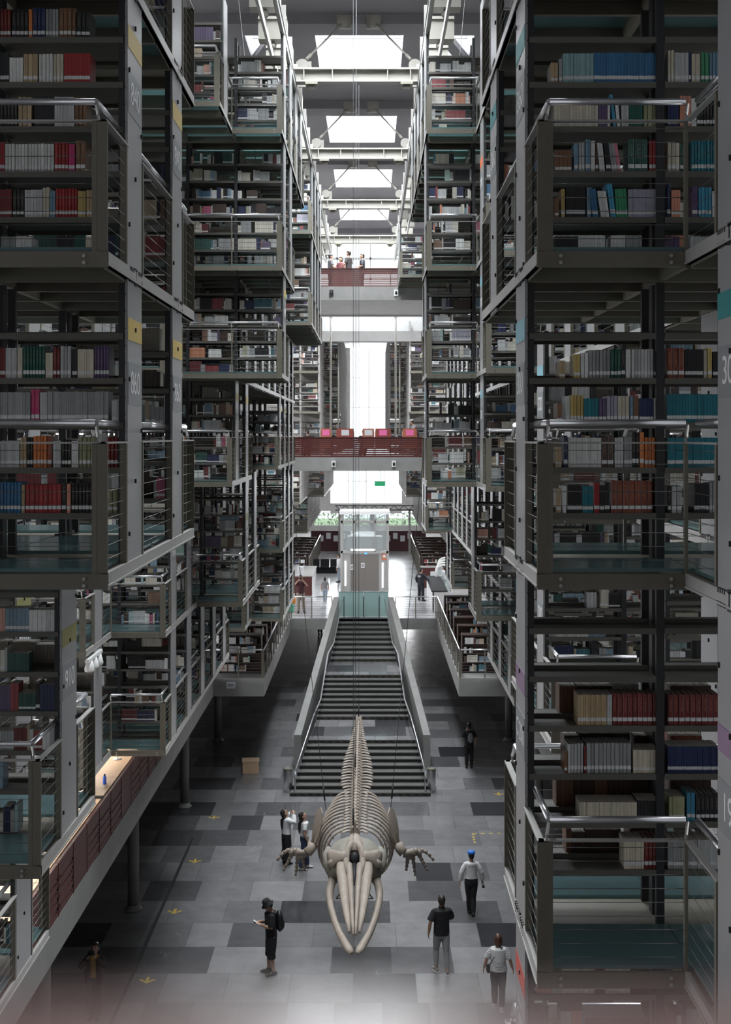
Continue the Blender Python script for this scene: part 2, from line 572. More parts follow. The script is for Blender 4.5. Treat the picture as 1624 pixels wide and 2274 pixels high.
# books read off the photograph, row n=0, by side, storey and shelf (0 = lowest board, -1 = on the walkway level)
NEAR = {
    (-1, 'A', -1): S('2-34 grey .2 24,35-70 white .2 15,125-165 black .2 26,165-190 darkgreen .21 24,190-206 cream .2 22'),
    (-1, 'A', 0): S('0-26 darkred .235 26,27-54 black .23 30,55-94 palegrey .23 22,94-110 cream .25 26,111-122 steelblue .22 24,123-172 red .24 24,173-190 yellow .22 20,191-206 tan .23 26'),
    (-1, 'A', 1): S('0-10 red .25 24,11-120 white .235 27,121-152 red .25 27,153-166 magenta .23 28,168-190 brown .26 40'),
    (-1, 'A', 2): S('0-38 black .24 28,40-70 tan .25 36,76-120 black .26 24,121-165 palegrey .25 22,166-192 brown .25 30'),
    (-1, 'A', 3): S('0-20 black .25 26,21-51 white .21 27,52-84 tan .24 38,86-117 white .24 26,118-141 cream .24 28,142-200 red .245 22'),
    (-1, 'A', 4): S('0-24 darkred .24 26,26-62 black .24 33,63-72 orange .24 30,73-100 navy .25 32,101-130 grey .24 28,132-168 brown .25 34,170-200 black .22 36'),
    (-1, 'B', 0): S('0-46 blue .255 30,47-55 tan .23 28,56-136 red .235 36,137-147 black .25 34,148-157 salmon .24 34,158-206 black .24 30,240-262 olive .2 40'),
    (-1, 'B', 1): S('0-43 palegrey .22 18,44-59 tan .25 28,60-73 black .25 24,74-104 orange .26 30,105-115 rust .255 30,118-135 palegrey .22 18,136-158 black .23 26,159-174 white .22 20,175-210 olive .25 34,238-262 darkred .25 30'),
    (-1, 'B', 2): S('0-67 grey .25 20,68-88 magenta .275 36,89-105 palegrey .25 20,106-240 grey .255 19,248-266 palegrey .18 24'),
    (-1, 'B', 3): S('0-11 darkred .25 22,12-37 palegrey .25 24,38-50 cream .25 34,51-100 darkgreen .265 24,101-117 cream .21 16,118-133 darkred .26 26,134-158 palegrey .265 28,160-171 black .24 24,172-208 cream .24 20,209-242 purple .265 26'),
    (1, 'A', -1): S('1233-1284 black .2 16,1285-1345 white .21 22,1358-1390 white .21 24,1391-1426 grey .21 18,1486-1510 purple .2 24,1535-1575 palegrey .2 30'),
    (1, 'A', 0): S('1233-1242 brown .16 24,1247-1256 yellow .24 26,1258-1300 black .255 22,1305-1316 steelblue .25 30,1317-1330 blue .24 30 -.1,1336-1355 white .22 20 -.15,1358-1369 sky .29 26 -.12,1370-1395 green .24 22 -.06,1396-1461 violetgrey .235 13,1482-1491 navy .28 30,1492-1512 salmon .23 22,1538-1550 purple .26 26,1552-1582 sky .25 26,1583-1596 white .22 22'),
    (1, 'A', 1): S('1234-1270 brown .18 34,1276-1285 steelblue .24 26,1286-1300 palegrey .25 24,1301-1312 steelblue .27 22,1313-1322 white .26 20,1323-1331 darkbrown .25 22,1333-1345 white .24 14 -.1,1348-1358 black .25 24 -.1,1360-1372 grey .24 22 -.12,1373-1381 pink .24 18 -.15,1396-1440 darkgreen .27 48,1443-1459 red .26 26,1483-1511 cream .25 40,1512-1524 darkgreen .24 30,1537-1598 teal .26 26'),
    (1, 'A', 2): S('1232-1329 cream .24 26,1330-1349 purple .24 26,1350-1356 white .24 22,1364-1371 sky .27 22 -.13,1372-1380 white .23 20 -.1,1381-1397 palegrey .24 22,1398-1428 darkgreen .24 24,1430-1461 olive .24 34,1484-1508 navy .24 24,1511-1535 salmon .26 22,1536-1548 white .24 24,1549-1598 black .24 26'),
    (1, 'A', 3): S('1224-1240 tan .17 24,1242-1250 grey .2 24,1251-1319 paleteal .245 13,1320-1460 blue .25 25,1484-1498 cream .27 32,1499-1530 palegrey .25 11,1531-1536 navy .26 20,1537-1556 cream .24 18,1558-1576 green .25 32,1577-1598 steelblue .25 30'),
    (1, 'B', 0): S('1236-1248 tan .2 30,1250-1259 white .22 30,1261-1293 black .23 21,1294-1318 teal .22 18,1320-1332 red .25 22,1333-1343 black .22 24,1344-1355 black .25 24,1358-1452 rust .265 49,1484-1492 black .22 24,1493-1516 palegrey .22 34,1543-1575 black .24 24,1576-1598 grey .25 24'),
    (1, 'B', 1): S('1234-1248 tan .17 26,1253-1262 navy .26 28,1263-1336 white .245 14,1337-1364 darkbrown .245 48,1366-1385 palegrey .245 26,1387-1404 grey .25 22,1405-1420 black .29 28,1422-1432 orange .29 40,1433-1465 orange .245 30,1483-1598 teal .245 24'),
    (1, 'B', 2): S('1238-1250 brown .16 34,1257-1267 white .22 28,1268-1297 yellow .225 24,1298-1330 teal .2 27,1331-1348 purple .2 26,1349-1372 violetgrey .22 27,1373-1399 cream .22 34,1401-1407 steelblue .22 24,1408-1419 brown .22 24,1421-1452 navy .2 26,1453-1462 white .2 26,1482-1598 teal .235 25'),
    (1, 'B', 3): S('1243-1256 tan .14 30,1275-1289 yellow .2 26,1291-1308 white .21 26,1309-1356 grey .235 28,1358-1380 darkgreen .24 28,1381-1390 black .26 36,1391-1402 white .24 36,1404-1453 palegrey .24 24,1454-1463 black .22 34,1482-1521 rust .25 46,1523-1562 black .24 18,1563-1572 cream .23 30,1573-1583 yellow .25 30,1584-1598 black .22 26'),
    (1, 'C', 0): S('1387-1431 cream .24 22,1432-1462 darkred .25 38,1484-1550 grey .24 22,1551-1598 palegrey .24 24'),
    (1, 'C', 1): S('1288-1415 cream .155 15,1416-1463 black .17 30,1487-1521 olive .2 16,1527-1546 sky .23 34,1547-1598 black .22 40'),
    (1, 'C', 2): S('1254-1261 brown .18 24,1262-1297 palegrey .24 26,1298-1303 darkred .22 18,1304-1403 grey .245 34,1407-1464 cream .19 16,1484-1598 navy .22 22'),
    (1, 'C', 3): S('1284-1348 tan .25 22,1349-1360 palegrey .25 24,1361-1463 darkred .255 43,1484-1598 darkred .25 44'),
    # rows standing on the far edge of the same boards
    (1, 'Cb', 0): S('1258-1270 brown .22 22,1271-1300 darkbrown .19 30,1302-1380 darkbrown .21 28,1400-1440 darkbrown .22 26'),
    (1, 'Cb', 1): S('1236-1275 brown .27 42,1277-1320 darkbrown .25 50,1321-1350 brown .26 40,1352-1440 darkbrown .26 44,1490-1580 darkbrown .25 30'),
    (1, 'Cb', 2): S('1254-1285 darkbrown .22 26,1287-1400 black .24 28,1410-1450 darkbrown .22 26,1490-1560 rust .22 30'),
    (1, 'Cb', 3): S('1243-1280 brown .25 40,1282-1360 darkbrown .25 28,1362-1420 palegrey .26 26,1490-1580 darkbrown .25 30'),
}


def near_row(s, st, i, z):
    back = False
    key = (s, st, i)
    got = []
    for key, back in (((s, st, i), False), ((s, st + 'b', i), True)):
        y = Yc(0) - HALF + 0.02 if not back else Yc(0) + HALF - 0.23
        for a, b, cn, h, t, lean in NEAR.get(key, []):
            if back:
                a, b = VX + (a - VX) * 1.0, VX + (b - VX) * 1.0
            xa, xb = (a - VX) * y / F, (b - VX) * y / F
            k = max(1, round((xb - xa) / t))
            t = (xb - xa) / k
            RUNS.append(dict(s=s, st=st, i=i, xa=xa, t=t, k=k, y=y, z=z, h=h, col=cn, lean=lean, back=back))


def books_for(s, n, k, kf, st, xa, xb):
    offs = shelf_offsets(st)
    z0 = zw(st)
    lo, hi = min(xa, xb) + 0.035, max(xa, xb) - 0.035
    yf, yb = Yc(n) - HALF + 0.02, Yc(n) + HALF - 0.02
    deep = k - kf >= 2
    tm = (0.022, 0.045) if n < 5 else (0.028, 0.055) if n < 10 else (0.04, 0.075)
    if deep:
        tm = (0.06, 0.12)
    for i, o in enumerate(offs):
        top = i == len(offs) - 1
        dens = 0.15 if top else 0.93 if i < 3 else 0.88
        if ZST[nxt(st)] - ZST[st] > 2.7 and i == len(offs) - 2:
            dens *= 0.45
        room = (offs[i + 1] - o if not top else 0.4) - 0.07
        if n == 0 and ((s, st, i) in NEAR or (s, st, 0) in NEAR):
            if k == kf:
                near_row(s, st, i, z0 + o)
        else:
            fill_random(lo, hi, yf, 0.21, z0 + o, dens, *tm, room)
        if n < 9 and not deep and (n, s, st) != (0, 1, 'C') and n > 0:
            fill_random(lo, hi, yb, -0.21, z0 + o, dens * (0.85 if n == 8 else 0.38), *tm, room)
    if st == 'A' and n == 0 and k == kf:
        near_row(s, st, -1, z0 + 0.05)
    elif n > 0 and random.random() < 0.5:
        fill_random(lo, hi, yf, 0.21, z0 + 0.045, 0.9, *tm, 0.27)


# ------------------------------------------------------------------ bookcases
_cache = {}


def shelf_mesh():
    if 'shelf' not in _cache:
        m = MB()
        w = BAY / 2 - 0.036
        m.box(-w, w, -HALF + 0.005, HALF - 0.005, -0.018, 0.0)
        m.box(-w, w, -HALF - 0.008, -HALF + 0.006, -0.046, 0.002)
        m.box(-w, w, HALF - 0.006, HALF + 0.008, -0.046, 0.002)
        m.box(-w, w, -0.012, 0.012, 0.0, 0.035)
        _cache['shelf'] = m.mesh('shelf', M['shelf'])
    return _cache['shelf']


def upright_mesh(h):
    key = ('up', round(h, 2))
    if key not in _cache:
        m = MB()
        for y in (-HALF + 0.02, HALF - 0.05):
            m.box(-0.033, 0.033, y - 0.02, y + 0.03, 0, h)
        m.box(-0.012, 0.012, -0.06, 0.06, 0, h)
        _cache[key] = m.mesh('upright', M['dark'])
    return _cache[key]


def full_case_mesh(st):
    h = ZST[nxt(st)] - ZST[st] - 0.10
    key = ('case', round(h, 2))
    if key not in _cache:
        m = MB()
        w = BAY / 2 - 0.036
        for o in shelf_offsets(st):
            m.box(-w, w, -HALF, HALF, o - 0.04, o)
        for x in (-BAY / 2,):
            m.box(x - 0.033, x + 0.033, -HALF, -HALF + 0.05, 0, h)
            m.box(x - 0.033, x + 0.033, HALF - 0.05, HALF, 0, h)
        _cache[key] = m.mesh('bookcase', [M['shelf'], M['dark']])
        nf = len(shelf_offsets(st)) * 6
        for p in _cache[key].polygons:
            p.material_index = 1 if p.index >= nf else 0
    return _cache[key]


LOOK = {}
CASES = []


def bookcase(s, n, k, kf, st):
    xa, xb = XF(s, k), XF(s, k + 1)
    z0 = zw(st)
    h = ZST[nxt(st)] - ZST[st] - 0.10
    if not shown(xa, xb, Yc(n) - HALF, Yc(n) + HALF, z0, z0 + h, 10):
        return
    books_for(s, n, k, kf, st, xa, xb)
    CASES.append((F / Yc(n) * (1.0 if k == kf else 0.62 if k == kf + 1 else 0.4 if k == kf + 2 else 0.2) * (0.75 if n > 1 and st in 'D' else 1.0), s, n, k, kf, st))


def make_case(s, n, k, kf, st):
    xa, xb = XF(s, k), XF(s, k + 1)
    z0 = zw(st)
    h = ZST[nxt(st)] - ZST[st] - 0.10
    row = 'nearest row' if n in (0, -1) and (s < 0 or n == 0) and n >= 0 else ORD[n + 1] + ' row back' if n >= 0 else 'row beside the camera'
    lab = f'steel bookcase, {ORD[k]} bay in, {STNAME[st]} gallery, {row}, {SIDE[s]} stacks'
    grp = f'steel bookcases in the {SIDE[s]} stacks'
    fine = k - kf < 2 and n < 10
    xc = (xa + xb) / 2
    if not fine:
        o = put('bookcase', full_case_mesh(st), None, (xc, Yc(n), z0))
        if s > 0:
            o.rotation_euler = (0, 0, PI)
        tag(o, lab, 'bookcase', grp)
        return
    t = thing('bookcase', lab, 'bookcase', (xc, Yc(n), z0), 0, grp)
    for o in shelf_offsets(st):
        put('shelf', shelf_mesh(), t, (0, 0, o))
    put('upright', upright_mesh(h), t, (s * BAY / 2, 0, 0))


# ------------------------------------------------------------------ galleries (walkways with their railings)
def gallery(s, n, st):
    occ = OCC[s][st]
    k = occ[n]
    K = kmax(s, n, k)
    xf, xo = XF(s, k), XF(s, K)
    y0, y1 = Yc(n) - ARM, Yc(n) + ARM
    z = zw(st)
    if not shown(xf, xo, y0, y1, z - 0.2, z + 1.2, 5):
        return
    kn, kp = occ.get(n - 1), occ.get(n + 1)
    ef = K if kn is None else max(k, min(kn, K))      # front edge is open from bay k to bay ef
    eb = K if kp is None else max(k, min(kp, K))
    row = 'nearest row' if n == 0 else (ORD[n + 1] + ' row back' if n > 0 else 'row beside the camera')
    ln = f'glass gallery with wire railing, {STNAME[st]} level, {row}, {SIDE[s]} stacks'
    t = thing('gallery', ln, 'gallery', (xf, Yc(n), z), 0, f'galleries of the {SIDE[s]} stacks')
    X = lambda v: -s * 0 + s * v     # distance outwards from the hall edge
    W = abs(xo - xf)

    def bx(m, a, b, *r):
        m.box(min(s * a, s * b), max(s * a, s * b), *r)
    # glass floor panels
    for a, b in ((-ARM + 0.03, -HALF - 0.01), (HALF + 0.01, ARM - 0.01)):
        m = MB()
        nb = max(1, K - k)
        for i in range(nb):
            bx(m, 0.06 + i * BAY, min(W, (i + 1) * BAY + 0.05) - 0.004, a, b, 0.012, 0.038)
            if n < 10 or i == nb - 1:
                m.build('floor_panel', M['deck'], t)
                m = MB()
    m = MB()
    bx(m, 0.03, W, -HALF - 0.01, HALF + 0.01, -0.02, 0.012)
    m.build('footing_plate', M['beam'], t)
    # frame below the glass
    m = MB()
    for y in (-HALF - 0.03, HALF + 0.03, ARM - 0.03):
        bx(m, 0.03, W, y - 0.025, y + 0.025, -0.13, 0.010)
    for i in range(0, K - k + 1):
        bx(m, max(0.03, i * BAY - 0.025), i * BAY + 0.025, -ARM + 0.03, ARM - 0.03, -0.12, 0.010)
    m.build('joist_lattice', M['beam'], t)
    m = MB()
    bx(m, -0.012, 0.035, -ARM, ARM, -0.10, 0.005)
    bx(m, -0.020, 0.035, -ARM, ARM, -0.10, -0.085)
    m.build('edge_beam', M['sidebeam'], t)
    fb = max(ef - k, 0) * BAY
    m = MB()
    if fb:
        bx(m, -0.012, fb, -ARM - 0.012, -ARM + 0.03, -0.115, 0.0)
    else:
        bx(m, 0.03, W, -ARM, -ARM + 0.03, -0.115, 0.0)
    fo = m.build('front_beam', M['beam'], t)
    if fb and n < 9:
        m = MB()
        spots = [0.16] + [j * BAY - 0.12 for j in range(1, int(round(fb / BAY)) + 1)] + [j * BAY + 0.12 for j in range(1, int(round(fb / BAY)))]
        for xx in spots:
            for zz in (-0.035, -0.085):
                m.tube([(s * xx, -ARM - 0.013, zz), (s * xx, -ARM - 0.026, zz)], 0.014, 8)
        m.build('bolt', M['bolt'], fo)
    if st == 'F':
        return
    # railing
    posts, rails, brk = [], MB(), MB()
    wires, hand = {-1: MB(), 1: MB()}, {-1: MB(), 1: MB()}
    zr = 0.975
    nw = 9 if n < 9 else 6
    wr = 0.0028 if n < 5 else 0.004
    wz = [0.1 + i * (0.82 / (nw - 1)) for i in range(nw)]
    far = n >= 9

    def wire(p, q, r=wr):
        if far:
            wires[-1 if p[1] < 0 else 1].bar(p, q, r * 2, r * 2)
        else:
            wires[-1 if p[1] < 0 else 1].tube([p, q], r, 4)
    xin = 0.0
    front_open, back_open = fb > 0, eb > k
    # side runs, before and behind the column plate
    for a, b in ((-ARM, -HALF), (HALF, ARM)):
        rails.box(*sorted((s * -0.01, s * 0.04)), a, b, zr - 0.006, zr + 0.008)
        for q in wz:
            wire((s * 0.012, a, q), (s * 0.012, b, q))
        hand[-1 if a < 0 else 1].tube([(s * 0.085, a + (0.04 if a < 0 and front_open else 0), 1.125), (s * 0.085, b - (0.04 if b > 0 and back_open else 0), 1.125)], 0.026, 8)
    for y in (-HALF - 0.045, HALF + 0.045):
        m = MB()
        m.box(*sorted((s * -0.005, s * 0.05)), y - 0.022, y + 0.022, 0.0, zr)
        posts.append(m)
    for flag, y, e in ((front_open, -ARM, ef), (back_open, ARM, eb)):
        if not flag:
            continue
        sg = -1 if y < 0 else 1
        w = (e - k) * BAY
        m = MB()
        m.box(*sorted((s * -0.012, s * 0.075)), *sorted((y, y - sg * 0.016)), -0.10, zr)
        m.box(*sorted((s * 0.07, s * 0.105)), *sorted((y + sg * 0.002, y - sg * 0.075)), 0.0, zr)
        posts.append(m)
        for j in range(1, int(round(w / BAY)) + 1):
            if j * BAY > w - 0.01 and e >= K:
                break
            m = MB()
            m.box(*sorted((s * (j * BAY - 0.012), s * (j * BAY + 0.012))), *sorted((y, y - sg * 0.05)), -0.10, zr)
            posts.append(m)
        rails.box(*sorted((0, s * w)), *sorted((y - sg * 0.0, y - sg * 0.05)), zr - 0.006, zr + 0.008)
        for q in wz:
            wire((s * 0.1, y - sg * 0.03, q), (s * w, y - sg * 0.03, q))
        hand[sg].tube([(s * 0.085, y - sg * 0.04, 1.125), (s * w, y - sg * 0.04, 1.125)], 0.026, 8)
        for j in range(0, int(round(w / BAY)) + 1):
            xx = max(0.06, j * BAY)
            brk.bar((s * xx, y - sg * 0.03, zr), (s * xx, y - sg * 0.01, 1.02), 0.014, 0.03)
            brk.bar((s * xx, y - sg * 0.01, 1.02), (s * (xx + 0.02), y - sg * 0.04, 1.11), 0.014, 0.03)
    for m in posts:
        m.build('rail_post', M['beam'], t)
    rails.build('top_rail', M['beam'] if n < 2 and False else M['sidebeam'], t)
    for q in (-1, 1):
        wires[q].build('wire_netting', M['wire'], t)
        hd = hand[q].build('handrail', M['inox'], t)
    if brk.v:
        brk.build('bracket', M['sidebeam'], hd)


# ------------------------------------------------------------------ steel columns along the hall edge
def digits(txt, size, parent, loc, rz, name='number'):
    cu = bpy.data.curves.new(name, 'FONT')
    cu.body = txt
    cu.size = size
    cu.align_x = 'CENTER'
    cu.align_y = 'CENTER'
    cu.extrude = 0.001
    cu.space_character = 0.95
    cu.materials.append(M['digits'])
    tmp = bpy.data.objects.new(name, cu)
    me = bpy.data.meshes.new_from_object(tmp)
    bpy.data.objects.remove(tmp)
    o = bpy.data.objects.new(name, me)
    COL.objects.link(o)
    o.parent = parent
    o.location = loc
    o.rotation_euler = (PI / 2, 0, rz)
    return o


# signs: (side, row, storey) -> (band colour, text)
SIGN = {(-1, 0, 'B'): ('yellow', '860'), (-1, 0, 'A'): ('yellow', '840'), (-1, 1, 'B'): ('yellow', '860'), (-1, 1, 'A'): ('yellow', '840'),
        (-1, 1, 'C'): ('olive', '910'), (-1, 2, 'C'): ('olive', '910'), (-1, 6, 'C'): ('olive', '970'), (-1, 7, 'C'): ('olive', '970'), (-1, 8, 'C'): ('olive', '970'), (-1, 9, 'C'): ('olive', '970'),
        (-1, 8, 'B'): ('yellow', '860'), (-1, 9, 'B'): ('yellow', '860'), (-1, 14, 'B'): ('yellow', '860'), (-1, 15, 'B'): ('yellow', '860'), (-1, 8, 'A'): ('yellow', '840'),
        (1, 0, 'B'): ('blue', '300'), (1, 0, 'A'): ('teal', '360'), (1, 0, 'C'): ('purple', 'C 200'), (1, 0, 'D'): ('red', '190'), (1, -1, 'B'): ('teal', '300'), (1, -1, 'C'): ('purple', '190'),
        (1, 1, 'A'): ('teal', '360'), (1, 7, 'B'): ('blue', '300'), (1, 7, 'A'): ('blue', '300'), (1, 7, 'G'): ('orange', '370'), (1, 8, 'B'): ('blue', '300'), (1, 3, 'B'): ('blue', '320'), (1, 4, 'B'): ('blue', '320'), (1, 3, 'C'): ('purple', '200'), (1, 4, 'C'): ('purple', '200')}


def columns(s):
    rows = sorted({n for st in OCC[s] for n in OCC[s][st]})
    for n in rows:
        run = []
        for st in ORDER[:-1] + [None]:
            k = OCC[s][st].get(n) if st else None
            if run and (k is None or k != run[-1][1]):
                column(s, n, run)
                run = []
            if k is not None:
                run.append((st, k))


def column(s, n, run):
    k = run[0][1]
    x = XF(s, k)
    z0, z1 = zw(run[0][0]) - 0.12, zw(nxt(run[-1][0])) + 0.05
    if not shown(x, x + s * 0.1, Yc(n) - HALF, Yc(n) + HALF, z0, z1, 5):
        return
    row = 'nearest row' if n == 0 else (ORD[n + 1] + ' row back' if n > 0 else 'row beside the camera')
    sg = [SIGN[(s, n, st)] for st, _ in run if (s, n, st) in SIGN]
    lab = f'pale steel column at hall edge, {row}, {SIDE[s]} side, {STNAME[run[0][0]]} gallery upwards'
    t = thing('steel_stanchion', lab, 'column', (x, Yc(n), z0), 0, f'steel columns of the {SIDE[s]} stacks')
    H = z1 - z0
    m = MB()
    m.box(*sorted((0, s * 0.022)), -HALF, HALF, 0, H)
    m.build('face_plate', M['plate'], t)
    m = MB()
    for y in (-HALF, HALF - 0.06):
        m.box(*sorted((s * 0.022, s * 0.075)), y, y + 0.06, 0, H)
    up = m.build('upright', M['dark'], t)
    if n <= 2:
        m = MB()
        q = 0.2
        while q < H:
            m.ball((s * 0.024, -HALF + 0.001, q), 0.008, 6, 4)
            q += 0.14
        m.build('rivet', M['darkbolt'], up)
        m = MB()
        q = 0.35
        j = 0
        while q < H:
            yy = (-0.26, 0.0, 0.26)[j % 3]
            m.box(*sorted((s * 0.001, -s * 0.014)), yy - 0.010, yy + 0.010, q - 0.018, q + 0.018)
            q += 0.42
            j += 1
        for st, _ in run[1:] + [(nxt(run[-1][0]), 0)] if run[-1][0] != 'E' else run[1:]:
            zz = zw(st) - z0 - 0.05
            for a in (-0.25, -0.2, -0.15, -0.1, 0.1, 0.15, 0.2, 0.25):
                for b in (-0.045, 0.045):
                    m.box(*sorted((s * 0.001, -s * 0.016)), a - 0.010, a + 0.010, zz + b - 0.016, zz + b + 0.016)
            for b in (-0.06, 0.06):
                m.box(*sorted((s * 0.001, -s * 0.012)), -0.045, 0.045, zz + b - 0.012, zz + b + 0.012)
            m.box(*sorted((s * 0.001, -s * 0.012)), -0.012, 0.012, zz - 0.06, zz + 0.06)
        m.build('bolt', M['darkbolt'], t)
    for st, _ in run:
        if (s, n, st) not in SIGN:
            continue
        colr, txt = SIGN[(s, n, st)]
        h = ZST[nxt(st)] - ZST[st]
        zt = zw(nxt(st)) - z0
        m = MB()
        zb = zt - 0.36 - 0.14 if h < 2.7 else zt - 1.0
        if st == 'A':
            zb = zt - 0.5
        m.box(*sorted((s * 0.001, -s * 0.003)), -HALF + 0.002, HALF - 0.002, zb - 0.09, zb + 0.09)
        m.build('colour_band', M['band_' + colr], t)
        m = MB()
        m.box(*sorted((s * 0.001, -s * 0.003)), -HALF + 0.01, HALF - 0.01, zb - 0.62, zb - 0.27)
        pl = m.build('number_plate', M['numplate'], t)
        digits(txt, 0.27 if len(txt) < 4 else 0.22, pl, (-s * 0.004, 0, zb - 0.445), PI / 2 if s < 0 else -PI / 2)


def build_stacks():
    for s in (-1, 1):
        for st in ORDER[:-1]:
            for n, k in OCC[s][st].items():
                gallery(s, n, st)
                K = kmax(s, n, k)
                for kk in range(k, K):
                    bookcase(s, n, kk, k, st)
        columns(s)
    CASES.sort(key=lambda c: -c[0])
    for c in CASES[:300]:
        make_case(*c[1:])
    m = MB()
    for _, s, n, k, kf, st in CASES[300:]:
        xa, xb = sorted((XF(s, k) + s * 0.036, XF(s, k + 1) - s * 0.036))
        for o in shelf_offsets(st):
            m.box(xa, xb, Yc(n) - HALF, Yc(n) + HALF, zw(st) + o - 0.04, zw(st) + o)
        h = ZST[nxt(st)] - ZST[st] - 0.10
        x = XF(s, k + 1)
        m.box(x - 0.033, x + 0.033, Yc(n) - HALF, Yc(n) - HALF + 0.05, zw(st), zw(st) + h)
        m.box(x - 0.033, x + 0.033, Yc(n) + HALF - 0.05, Yc(n) + HALF, zw(st), zw(st) + h)
    o = m.build('bookcases', M['shelf'])
    tag(o, 'the remaining steel bookcases deep inside the stacks on both sides', 'bookcases', None, 'stuff')


def ind_books():
    # the books that show largest become objects of their own, the rest one mass
    for r in RUNS:
        a = proj(r['xa'], r['y'], r['z'])
        b = proj(r['xa'] + r['t'] * r['k'], r['y'], r['z'] + r['h'])
        w = max(0, min(1600, b[0]) - max(2, a[0])) / r['k']
        hh = max(0, min(2240, a[1]) - max(2, b[1]))
        r['area'] = w * hh * (0.3 if r['back'] else 1.0)
    left = 300
    for r in sorted(RUNS, key=lambda q: -q['area']):
        c = PAL[r['col']]
        lab = not (r['col'] in ('tan', 'brown', 'darkbrown') and r['back'])
        d = 0.21
        if r['k'] <= left and r['area'] > 0:
            left -= r['k']
            make_run(r, c, d, lab)
        else:
            for j in range(r['k']):
                x = r['xa'] + j * r['t']
                BK.add(x, x + r['t'] * 0.94, r['y'] + random.uniform(0, 0.006), d, r['z'], r['h'] * random.uniform(0.98, 1), jit(c, 0.12), lab, r['lean'], tagband(r))


def cloth_mat(name, c):
    # book cloth: every copy has a slightly different tone, with a printed title block on the spine
    m = mat(name, c, 0.40, 0, 0.16, 18.0)
    N, L = nodes_of(m)
    b = N['Principled BSDF']
    src = b.inputs['Base Color'].links[0].from_socket
    oi = N.new('ShaderNodeObjectInfo')
    mr = N.new('ShaderNodeMapRange')
    mr.inputs['To Min'].default_value = 0.80
    mr.inputs['To Max'].default_value = 1.18
    L.new(oi.outputs['Random'], mr.inputs['Value'])
    hs = N.new('ShaderNodeHueSaturation')
    L.new(mr.outputs['Result'], hs.inputs['Value'])
    L.new(src, hs.inputs['Color'])
    tc = N.new('ShaderNodeTexCoord')
    mp = N.new('ShaderNodeMapping')
    mp.inputs['Scale'].default_value = (9.0, 1.0, 26.0)
    L.new(tc.outputs['Generated'], mp.inputs['Vector'])
    nz = N.new('ShaderNodeTexNoise')
    nz.inputs['Scale'].default_value = 1.0
    L.new(mp.outputs[0], nz.inputs['Vector'])
    gt = N.new('ShaderNodeMath')
    gt.operation = 'GREATER_THAN'
    gt.inputs[1].default_value = 0.56
    L.new(nz.outputs['Fac'], gt.inputs[0])
    sx = N.new('ShaderNodeSeparateXYZ')
    L.new(tc.outputs['Generated'], sx.inputs[0])
    fac = gt.outputs[0]
    for ax, lo, hi in (('X', 0.3, 0.7), ('Z', 0.42, 0.86), ('Y', -0.1, 0.06)):
        for op, v in (('GREATER_THAN', lo), ('LESS_THAN', hi)):
            q = N.new('ShaderNodeMath')
            q.operation = op
            q.inputs[1].default_value = v
            L.new(sx.outputs[ax], q.inputs[0])
            mu = N.new('ShaderNodeMath')
            mu.operation = 'MULTIPLY'
            L.new(fac, mu.inputs[0])
            L.new(q.outputs[0], mu.inputs[1])
            fac = mu.outputs[0]
    lum = 0.3 * c[0] + 0.6 * c[1] + 0.1 * c[2]
    ink = (0.06, 0.055, 0.05) if lum > 0.22 else (0.42, 0.36, 0.24)
    mu = N.new('ShaderNodeMath')
    mu.operation = 'MULTIPLY'
    mu.inputs[1].default_value = 0.7
    L.new(fac, mu.inputs[0])
    mx = N.new('ShaderNodeMix')
    mx.data_type = 'RGBA'
    mx.inputs['B'].default_value = (*ink, 1)
    L.new(mu.outputs[0], mx.inputs['Factor'])
    L.new(hs.outputs['Color'], mx.inputs['A'])
    L.new(mx.outputs['Result'], b.inputs['Base Color'])
    return m


def tagband(r):
    return (0.13, 0.25) if r['st'] != 'Z' else (0.1, 0.2)


